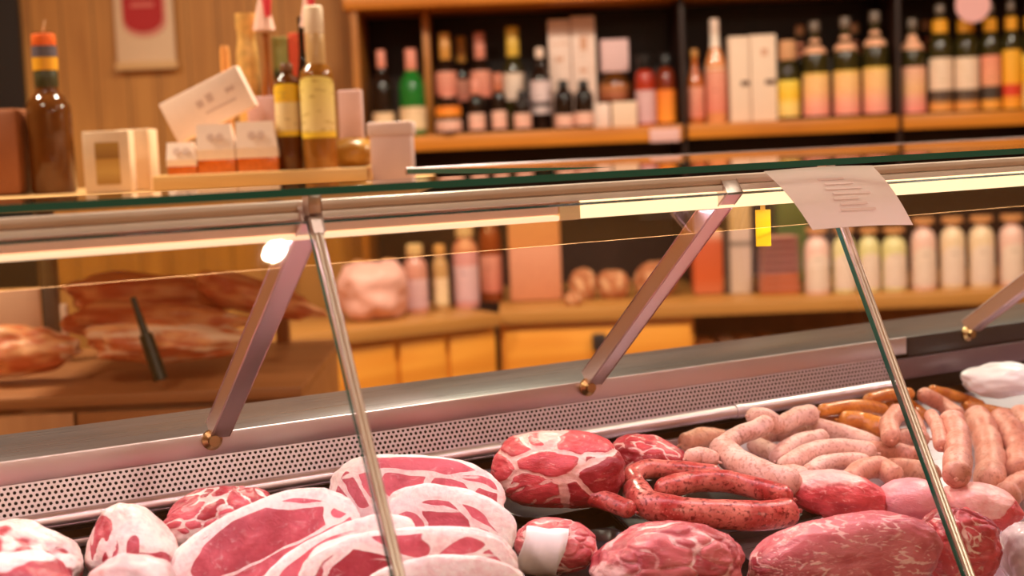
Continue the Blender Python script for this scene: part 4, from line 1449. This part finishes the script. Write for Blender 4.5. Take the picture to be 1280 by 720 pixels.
# ---- pork chops, back to front
T1 = [(-.10, .14, .26, .34, 0, .75), (.34, .10, .32, .32, -8, .6), (-.46, .05, .08, .46, 16, .7), (-.66, -.05, .10, .44, 20, .55), (-.86, -.2, .08, .3, 20, .7), (.82, -.1, .16, .42, 28, .5), (.1, .68, .6, .10, 0, .85), (.0, -.5, .5, .2, 0, .5), (.66, .45, .2, .1, -30, .8)]
chop('pork_chop', 'thick rear pork chop with two round red eyes, back of the left stack', 520, 622, 110, 54, .013, .058, M_PORK, slice_fat(T1, .07, .05, .11, 3, [(-.62, .5, .3, .07, 40, 0), (.1, .50, .5, .06, 0, 0)]), 0, 62, -6, 3)
T2 = [(.02, -.10, .36, .24, -6, .5), (-.46, -.16, .18, .16, 10, .8), (.50, -.2, .16, .26, -30, .7), (.78, .0, .12, .3, 20, .7), (.1, -.62, .6, .25, 0, .5)]
chop('pork_chop', 'pork chop with broad white fat band in front of the two eyed chop', 560, 660, 86, 52, .011, .068, M_PORK, slice_fat(T2, .38, .06, .09, 5, [(-.3, .35, .4, .08, 8, 0)]), -3, 60, -12, 5)
L1 = [(-.06, .14, .70, .30, 3, .35), (.10, -.38, .66, .13, 6, .6), (-.90, -.1, .08, .4, -14, .5), (.74, .52, .14, .10, 0, .7), (-.30, -.78, .5, .14, 8, .5), (.80, .1, .12, .12, 0, .7)]
chop('pork_chop', 'large pork chop with long red eye and white rim beside the neck roast', 330, 690, 124, 64, .011, .056, M_PORK, slice_fat(L1, .19, .05, .10, 7), 8, 56, 20, 7)
L2 = [(-.25, .22, .5, .12, 5, .75), (.45, .16, .26, .12, 12, .7), (.25, -.12, .60, .14, 8, .5), (-.62, -.15, .2, .2, 0, .5), (0, -.6, .7, .2, 0, .5), (.78, .45, .1, .1, 0, .8)]
chop('pork_chop', 'second pork chop from the left with thick white fat rim', 425, 714, 112, 54, .009, .058, M_PORK, slice_fat(L2, .23, .06, .14, 9), 6, 56, 24, 9)
L3 = [(-.30, .10, .40, .28, 4, .1), (.14, .44, .20, .13, 4, .6), (.46, .40, .22, .16, -8, .75), (.80, .12, .18, .30, -26, .65), (-.84, -.1, .10, .3, 0, .4), (.2, -.3, .6, .2, 0, .5)]
chop('pork_chop', 'pork chop with dark red eye crossed by the first glass joint', 510, 716, 138, 58, .009, .074, M_PORK, slice_fat(L3, .17, .05, .11, 11, [(.30, .22, .5, .06, -8, 0)]), 0, 58, 2, 11)
L4 = [(-.1, -.5, .6, .22, 0, .6)]
chop('pork_chop', 'front pork chop showing only its pale rind at the bottom edge', 555, 744, 106, 50, .009, .084, M_PORK, slice_fat(L4, .62, .1, .12, 13), 2, 52, 0, 13)
# ---- left joints
meat('pork_neck', 'red pork neck joint with netted fat seams behind the left chops', 278, 653, 72, 44, .046, .042, M_PORK, seam_fat(1.9, .13, 4, None, .02, gain=.95), 0, 0, 8, seed=6, amp=.14, floor=-.85, group=None, cat='pork joint')
PP = lambda q: Vector((q.x * (1 - .34 * clamp(q.z, -.2, 1)) - .18 * clamp(q.z, 0, 1), q.y * (1 - .3 * clamp(q.z, 0, 1)), q.z))


def knuckle(q):
    w = q * 2
    u, v = q.x + noise.noise(w) * .08, q.z + noise.noise(w + Vector((3, 3, 3))) * .08
    d, d2, tn = ell(u, v, [(-.42, .16, .34, .66, 12, .4), (.24, .18, .17, .28, 0, .35), (.66, -.10, .36, .14, -20, .5)])
    st = sstep(.12, .3, noise.noise(Vector((q.x * 7, q.y * 4, q.z * 1.8)) + Vector((2, 2, 2))))
    fat = clamp(d / .08 + .5)
    if u < -.05:
        fat = max(fat, st * .9)
    return fat, tn, 0


meat('pork_knuckle', 'pointed pork knuckle with white fat and a red spot', 166, 683, 55, 56, .050, .046, M_PORK, knuckle, 0, 0, 0, (2.1, 2.0), 6, .08, seed=8, shape=PP, floor=-.9, cat='pork joint')


def flap(q):
    w = q * 2
    u, v = q.x + noise.noise(w) * .1, q.z + noise.noise(w + Vector((3, 3, 3))) * .1
    d, d2, tn = ell(u, v, [(-.16, .66, .2, .26, 0, .4), (.55, .36, .55, .13, -40, .45), (.80, -.12, .36, .2, -42, .35), (.1, .0, .3, .14, -20, .5)])
    return clamp(d / .25 + .28 + .75 * noise.noise(q * 3.0)), tn, 0


meat('pork_shoulder', 'pork shoulder piece with pale flap at the left edge', 12, 706, 82, 50, .044, .046, M_PORK, flap, 0, 0, -10, (2.2, 2.0), 6, .16, seed=10, floor=-.9, cat='pork joint')


def belly(q):
    k = q.z - .25 * q.x + .18 * noise.noise(q * 2)
    return clamp(sstep(.76, .88, k) + .25 * noise.noise(q * 4)), .25, 0


meat('pork_belly', 'white rimmed dark red belly piece at the bottom left corner', 22, 752, 74, 62, .074, .036, M_PORK, belly, 0, 0, -6, seed=12, amp=.10, cat='pork joint', sub=5)
meat('pork_hock', 'pale film covered pork piece below the pointed knuckle', 166, 742, 56, 48, .072, .034, meat_mat('film_meat', lin(176, 90, 90), lin(206, 136, 132), lin(216, 190, 188), .2), lambda q: (clamp(.5 + .5 * q.z + .6 * noise.noise(q * 2)), .6, 0), 0, 0, 0, seed=14, amp=.10, cat='pork joint', sub=5)


# ---- middle: beef joint and companion
def shank(q):
    u, v = q.x, q.z
    w = Vector((u * 2, v * 2, q.y * 2))
    u += noise.noise(w) * .07 + noise.noise(w * 4) * .02
    v += noise.noise(w + Vector((5, 5, 5))) * .07 + noise.noise(w * 4 + Vector((1, 2, 3))) * .03
    L = [(-.22, .40, .42, .27, -4, .7), (.68, .0, .34, .52, 14, .12), (.34, -.50, .16, .36, 20, .2), (-.40, -.36, .42, .52, 34, .75), (-.82, .1, .2, .5, 10, .8), (.28, .80, .5, .10, -4, .75), (-.30, .86, .2, .10, 0, .8), (-.66, .66, .24, .2, 30, .7)]
    fat, tn = muscles_fat(u, v, L, .07, [(.08, .02, .2, .14, 30, 0), (.10, -.42, .07, .36, 4, 0), (.42, .40, .34, .07, 36, 0)])
    d1, d2, _ = ell(u, v, L[3:5])
    if d1 < .05:
        c, s_ = math.cos(R(40)), math.sin(R(40))
        fat = max(fat, .8 * sstep(.1, .4, noise.noise(Vector(((u * c - v * s_) * 8, (u * s_ + v * c) * 2.4, 1)))))
    return fat * .92, clamp(tn + noise.noise(w * 2.5) * .3), -.035 * fat


meat('beef_joint', 'large red beef joint with white fat triangle on the middle tray', 697, 586, 84, 47, .064, .052, M_BEEF, shank, 0, 0, -3, (2.5, 2.3), 6, .07, seed=2, floor=-.9, cat='beef joint')
meat('beef_joint', 'smaller beef piece tucked behind the big joint', 810, 571, 47, 27, .045, .030, M_BEEF, seam_fat(1.6, .12, 15, None, .0), 0, 0, -12, seed=16, amp=.1, sub=5, cat='beef joint')
# rolled roast with a paper slip
rr_ = meat('rolled_roast', 'rolled roast with a white paper slip stuck on it', 695, 682, 52, 33, .042, .034, M_VEAL, seam_fat(1.5, .12, 18, None, .0), -4, 0, -6, (2.8, 2.1), 6, .07, seed=18, cat='roast')
s_ = (rr_.matrix_world.translation - CAM).dot(fwd) / F
bm = bmesh.new()
cols = []
for i in range(15):
    t_ = R(-118 + 172 * i / 14)       # from the underside front over the top
    row = []
    for j in range(9):
        x = -43 + 52 * j / 8 + (6 * math.sin(t_ * 2) if j in (0, 8) else 0)
        ry, rz = .0395, 37 * s_
        row.append((x * s_, -math.cos(t_) * ry * (1 + .03 * math.sin(j * 1.3 + i)), math.sin(t_) * rz * (1 + .03 * math.sin(j + i * .9))))
    cols.append(row)
va = [[bm.verts.new(p) for p in r_] for r_ in cols]
for a_, b_ in zip(va, va[1:]):
    for k in range(8):
        bm.faces.new((a_[k], a_[k + 1], b_[k + 1], b_[k]))
o = finish('paper_slip', bm, pm('slip_paper', lin(248, 236, 238), .5, 0, .06, 30), None, angle=80)
sm_ = o.modifiers.new('thickness', 'SOLIDIFY'); sm_.thickness = .0006
o.parent = rr_
o['label'] = 'white paper slip'
# ---- front roasts
meat('beef_roast', 'round beef roast with netted seams at the bottom middle', 837, 707, 94, 54, .054, .050, M_VEAL, seam_fat(1.7, .10, 21, (Vector((-.8, -.5, -.1)), .7, 1.1), .0, gain=.55), 0, 0, 0, (2.2, 2.1), 6, .10, seed=21, cat='roast')
M_FIBRE = meat_mat('fibre_roast', lin(176, 62, 78), lin(214, 112, 122), lin(246, 200, 196), .6, .9)


def fibres(q):
    w = Vector((q.x, q.y, q.z))
    a = q.x * .75 - q.z * .66 - q.y * .4
    b = q.x * .66 + q.z * .75
    n_ = noise.noise(Vector((a * 3.2, b * 15, 3)) + w * .9)
    fat = .75 * (1 - sstep(.02, .2, abs(n_))) * clamp(.8 + .8 * noise.noise(w * 1.6))
    fat = max(fat, sstep(.55, .8, -q.x - .4 * q.z + .3 * noise.noise(w * 2)) * (.5 + .5 * noise.noise(w * 4)))
    k = sstep(.5, .75, -q.x * .9 - q.z * .4)
    return clamp(fat), clamp(.65 + .5 * noise.noise(w * 2.5) - .6 * k), -.012 * fat


meat('veal_roast', 'broad pink roast with fine fibres at the bottom right', 1054, 703, 122, 58, .060, .040, M_FIBRE, fibres, 6, 0, 7, (2.6, 2.3), 6, .07, seed=24, cat='roast')
meat('marbled_roast', 'bright red finely marbled roast beside the coiled sausage', 1046, 619, 64, 31, .044, .034, M_MARB, lambda q: (clamp(.15 + .55 * sstep(.35, .9, q.z - .55 * q.x + .2 * noise.noise(q * 3))), .55 + .4 * noise.noise(q * 3), 0), 0, 0, -12, (2.2, 2.0), 6, .08, seed=26, cat='roast')
def ham_face(q):
    k = sstep(.1, .35, -q.z + .25 * q.x + .1 * noise.noise(q * 2))
    return .12 + .1 * noise.noise(q * 4), .8 - .6 * k, 0
meat('fresh_ham', 'smooth pale pink ham between the marbled roast and the second glass joint', 1140, 625, 42, 27, .046, .032, M_PINK, ham_face, 0, 0, -4, (2.2, 2.1), 5, .05, seed=28, cat='ham')
meat('fresh_ham', 'pink topped ham with a red cut end right of the second glass joint', 1226, 633, 50, 28, .046, .034, M_MARB, lambda q: (clamp(1.0 - 1.3 * sstep(.0, .5, q.x - .7 * q.z + .2 * noise.noise(q * 2))), .6, 0), 0, 0, -14, (2.4, 2.2), 6, .08, seed=30, cat='ham')
meat('beef_piece', 'deep red beef piece under the second glass joint', 1197, 684, 52, 50, .058, .036, M_BEEF, seam_fat(1.5, .10, 32, None, -.02, gain=.7), 0, 0, -10, (2.3, 2.2), 6, .12, seed=32, cat='beef joint')
# film wrapped pack at the right edge
p = on_deck(1284, 694, .052)
s_ = (p - CAM).dot(fwd) / F
o = blob('wrapped_pack', (26 * s_, .032, 38 * s_), p, orient(8), pm('cling_film', lin(214, 196, 200), .18, 0, .14, 60), None, (3.2, 3), 5, .08, 2.2, .03, 33)
tag(o, 'milky film wrapped pack in the lower right corner', 'pack')

p = on_deck(1252, 474, .024)  # white lump added to imitate the lamp's reflection on the deck
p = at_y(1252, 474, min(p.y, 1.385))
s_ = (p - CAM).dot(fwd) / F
o = blob('deck_glare', (50 * s_, .03, 21 * s_), p, orient(14, 0, -16), pm('glare_white', lin(246, 242, 246), .22, 0, .05, 30), None, (2.6, 2.2), 5, .16, 1.4, .015, 41)
tag(o, 'white lump standing in for lamp glare on the deck behind the grilling sausages', 'bag')

# ---- sausages: chains of points in the picture plane, rested on the deck, then pushed apart
M_SP = sausage_mat('pale_sausage', lin(212, 158, 142), lin(166, 100, 86), lin(232, 190, 178))
M_ST = sausage_mat('tan_sausage', lin(200, 134, 106), lin(158, 88, 62), lin(220, 168, 140))
M_SO = sausage_mat('smoked_sausage', lin(180, 98, 36), lin(132, 62, 24), lin(212, 136, 60), 1.0, .4, .25)
M_SR = sausage_mat('grilling_sausage', lin(194, 124, 102), lin(150, 80, 64), lin(216, 156, 136))
M_SRED = sausage_mat('coarse_sausage', lin(170, 46, 46), lin(112, 14, 20), lin(222, 128, 116), .8, .9, .3)
S = [  # name, mat, radius px, points, label
    ('sausage', M_SP, 18, [(903, 562), (925, 580), (956, 594), (986, 603)], 'thick pale sausage lying in front of the pale pile'),
    ('sausage', M_ST, 13, [(860, 553), (878, 547), (900, 549)], 'tan sausage at the left back end of the pile'),
    ('sausage', M_SP, 12, [(905, 556), (922, 545), (946, 536), (956, 530)], 'pale sausage running up from the thick front one'),
    ('sausage', M_SP, 12, [(944, 521), (956, 522), (970, 531)], 'small pale sausage at the back of the pile, leftmost there'),
    ('sausage', M_SP, 13, [(977, 533), (994, 523), (1012, 518)], 'pale sausage at the back next to the orange smoked one'),
    ('sausage', M_SP, 11, [(950, 548), (968, 541), (990, 540), (1010, 534)], 'pale curved sausage in the second row of the pile'),
    ('sausage', M_SP, 11, [(944, 556), (958, 562), (972, 568)], 'short pale sausage right of the thick one, upper'),
    ('sausage', M_SP, 11, [(972, 573), (984, 560), (1004, 551), (1026, 547)], 'pale sausage bent over the middle of the pile'),
    ('sausage', M_SP, 13, [(984, 582), (1002, 571), (1024, 563), (1056, 561), (1084, 565)], 'long pale sausage arched across the middle of the pile'),
    ('sausage', M_SP, 11, [(1012, 590), (1030, 580), (1052, 577), (1078, 577)], 'pale sausage just below the long arched one'),
    ('sausage', M_SP, 12, [(1020, 534), (1046, 540), (1072, 548), (1094, 557)], 'pale sausage slanting below the brown smoked one'),
    ('sausage', M_SR, 13, [(1092, 564), (1116, 565), (1138, 570)], 'rosy sausage right of the long arched one, upper'),
    ('sausage', M_ST, 13, [(1116, 585), (1140, 587), (1164, 592)], 'tan sausage next to the second glass joint, lower'),
    ('sausage', M_SR, 11, [(1112, 553), (1130, 547), (1152, 548)], 'pink sausage lying level left of the second glass joint'),
    ('sausage', M_SR, 12, [(1122, 516), (1112, 530), (1114, 546)], 'pink sausage standing upright beside the brown smoked one'),
    ('sausage', M_SR, 10, [(1126, 512), (1140, 522), (1148, 540)], 'pink sausage bent down behind the second glass joint'),
    ('sausage', M_SP, 11, [(982, 592), (992, 591), (1002, 594)], 'small pale sausage end touching the thick front sausage'),
    ('sausage', M_SP, 12, [(866, 572), (876, 570), (888, 574)], 'small round pale sausage end at the left of the pile'),
    ('sausage', M_SR, 14, [(1062, 600), (1078, 588), (1100, 584), (1116, 594)], 'fatty veined sausage bent over behind the pink ham'),
    ('smoked_sausage', M_SO, 11, [(1022, 524), (1034, 520), (1048, 522)], 'bright orange smoked sausage end at the back'),
    ('smoked_sausage', M_SO, 9, [(1030, 513), (1056, 509), (1080, 508), (1102, 512)], 'long brown smoked sausage at the back of the pile'),
    ('smoked_sausage', M_SO, 13, [(1060, 526), (1080, 528), (1104, 536)], 'fat brown smoked sausage in front of the long one'),
    ('smoked_sausage', M_SO, 8, [(1086, 500), (1110, 494), (1136, 492)], 'thin brown smoked sausage furthest back'),
    ('smoked_sausage', M_SO, 8, [(1112, 504), (1134, 506), (1152, 518)], 'orange smoked sausage reaching to the second glass joint'),
    ('smoked_sausage', M_SO, 7, [(1166, 488), (1196, 496), (1224, 506)], 'thin orange smoked sausage behind the grilling sausages, left'),
    ('smoked_sausage', M_SO, 7, [(1210, 508), (1244, 514), (1282, 522)], 'thin orange smoked sausage behind the grilling sausages, right'),
    ('sausage', M_SR, 10, [(1156, 494), (1178, 506), (1196, 518)], 'rosy sausage slanting right of the second glass joint'),
    ('sausage', M_SR, 9, [(1164, 520), (1172, 534), (1176, 556)], 'narrow sausage right against the second glass joint'),
    ('grilling_sausage', M_SR, 17, [(1190, 528), (1196, 546), (1197, 570), (1196, 592)], 'lumpy grilling sausage, first right of the second glass joint'),
    ('grilling_sausage', M_SR, 18, [(1222, 524), (1232, 546), (1238, 572), (1237, 602)], 'lumpy grilling sausage, second right of the second glass joint'),
    ('grilling_sausage', M_SR, 17, [(1252, 526), (1267, 546), (1274, 566), (1273, 588)], 'lumpy grilling sausage, third right of the second glass joint'),
    ('grilling_sausage', M_SR, 15, [(1276, 520), (1290, 540), (1298, 566)], 'lumpy grilling sausage cut by the right picture edge'),
    ('grilling_sausage', M_SR, 16, [(1258, 620), (1276, 606), (1300, 600)], 'lumpy grilling sausage below the others at the right edge'),
    ('coarse_sausage', M_SRED, 19, [(982, 641), (950, 645), (905, 643), (850, 640), (808, 630), (796, 615)], 'red coarse sausage ring, front bend on the black tray'),
    ('coarse_sausage', M_SRED, 14, [(830, 611), (866, 602), (910, 602), (950, 612), (978, 620)], 'red coarse sausage lying inside the front bend'),
    ('coarse_sausage', M_SRED, 12, [(794, 604), (790, 594), (812, 586), (850, 588), (890, 592)], 'red coarse sausage bend at the back of the black tray'),
    ('coarse_sausage', M_SRED, 12, [(742, 622), (760, 627), (784, 636)], 'short coarse sausage end at the left of the black tray'),
]
chains = []
YMAX = 1.418
for nm, m_, rp, pts, lb in S:
    P = smooth_path([(x, y, 0) for x, y in pts], 24)
    co = []
    r_m = None
    for q in P:
        d0 = on_deck(q.x, q.y, .012)
        rad = rp * (d0 - CAM).dot(fwd) / F
        tray = .026 if nm == 'coarse_sausage' else 0
        p = on_deck(q.x, q.y, rad * 1.08 + .003 + tray)
        if p.y > YMAX - rad:
            p = at_y(q.x, q.y, YMAX - rad)
        co.append(p)
    # keep the chain from bending in depth: use a straight depth fit
    ds = [(p - CAM).length for p in co]
    chains.append([co, rp * (co[12] - CAM).dot(fwd) / F, ds])
# push along the view rays until chains stop touching
mv = [0.0] * len(chains)
for it in range(160):
    moved = False
    for i in range(len(chains)):
        for j in range(i + 1, len(chains)):
            A, ra, _ = chains[i]
            B, rb, _ = chains[j]
            if (A[12] - B[12]).length > .16:
                continue
            best, pa_, pb_ = 9, None, None
            for p in A[::2]:
                for q in B[::2]:
                    l = (p - q).length_squared
                    if l < best:
                        best, pa_, pb_ = l, p, q
            if S[i][0] == S[j][0] == 'grilling_sausage':
                ra, rb = ra * .9, rb * .9
            gap = math.sqrt(best) - (ra + rb) * 1.0
            if gap < -.0004:
                moved = True
                la, lb_ = pa_.length_squared, pb_.length_squared
                near, far = (i, j) if (pa_ - CAM).length + mv[i] * 0 < (pb_ - CAM).length else (j, i)
                e = min(.0035, -gap * .6 + .0003)
                for idx, sg in ((near, -1.0), (far, .35)):
                    co = chains[idx][0]
                    l = (co[12] - CAM).length
                    if sg > 0:
                        rr = chains[idx][1]
                        if any(p.y > YMAX - rr or p.z < deck_z(p.y) + rr for p in co[::4]):
                            continue
                    f_ = 1 + sg * e / l
                    chains[idx][0] = [CAM + (p - CAM) * f_ for p in co]
                    chains[idx][1] *= f_
    if not moved:
        break
print('relax iterations', it)
for (nm, m_, rp, pts, lb), (co, rad, _) in zip(S, chains):
    n = len(co) - 1
    rads, P = [], []
    lump = nm in ('grilling_sausage',)
    nb = 5 if nm == 'coarse_sausage' else 4
    path = list(co)
    t0 = (co[0] - co[1]).normalized()
    t1 = (co[-1] - co[-2]).normalized()
    ext = [1.0, .92, .75, .5, .26, .16]
    full = [co[0] + t0 * rad * .95, co[0] + t0 * rad * .82, co[0] + t0 * rad * .62, co[0] + t0 * rad * .36, co[0] + t0 * rad * .15] + path + \
           [co[-1] + t1 * rad * .15, co[-1] + t1 * rad * .36, co[-1] + t1 * rad * .62, co[-1] + t1 * rad * .82, co[-1] + t1 * rad * .95]
    prof = [.16, .45, .74, .92, .98]
    for k in range(len(full)):
        if k < 5:
            f_ = prof[k]
        elif k >= len(full) - 5:
            f_ = prof[len(full) - 1 - k]
        else:
            f_ = 1.0
        sd = Vector((len(rads) * .22, hash(lb) % 7 * 0 + len(lb) * 1.7, rp))
        f_ *= 1 + .06 * noise.noise(sd)
        if lump and 5 <= k < len(full) - 5:
            f_ *= 1.04 - .20 * (0.5 + 0.5 * math.cos((k - 5) / 24 * 2 * PI * (3.2 + .3 * (len(lb) % 3)) + rp)) ** 4
        rads.append(rad * f_)
    bm = bmesh.new()
    tube(bm, full, rads, 22)
    # a slightly uneven casing
    for v in bm.verts:
        w = v.co * 60
        v.co += Vector((noise.noise(w), noise.noise(w + Vector((7, 0, 0))), noise.noise(w + Vector((0, 7, 0))))) * rad * .06
    o = finish(nm, bm, m_, None, angle=80)
    for sgn, tip, tdir in ((0, full[0], t0), (1, full[-1], t1)):
        bm = bmesh.new()
        tube(bm, [tip - tdir * rad * .12, tip + tdir * rad * .10, tip + tdir * rad * .26, tip + tdir * rad * .38], [rad * .2, rad * .13, rad * .17, rad * .05], 8)
        finish('casing_knot', bm, m_, o)
    tag(o, lb, 'sausage', {'sausage': 'fresh sausages in the pile', 'smoked_sausage': 'smoked sausages at the back', 'grilling_sausage': 'grilling sausages at the right', 'coarse_sausage': 'coarse red sausages on the tray'}[nm])
bpy.context.view_layer.update()
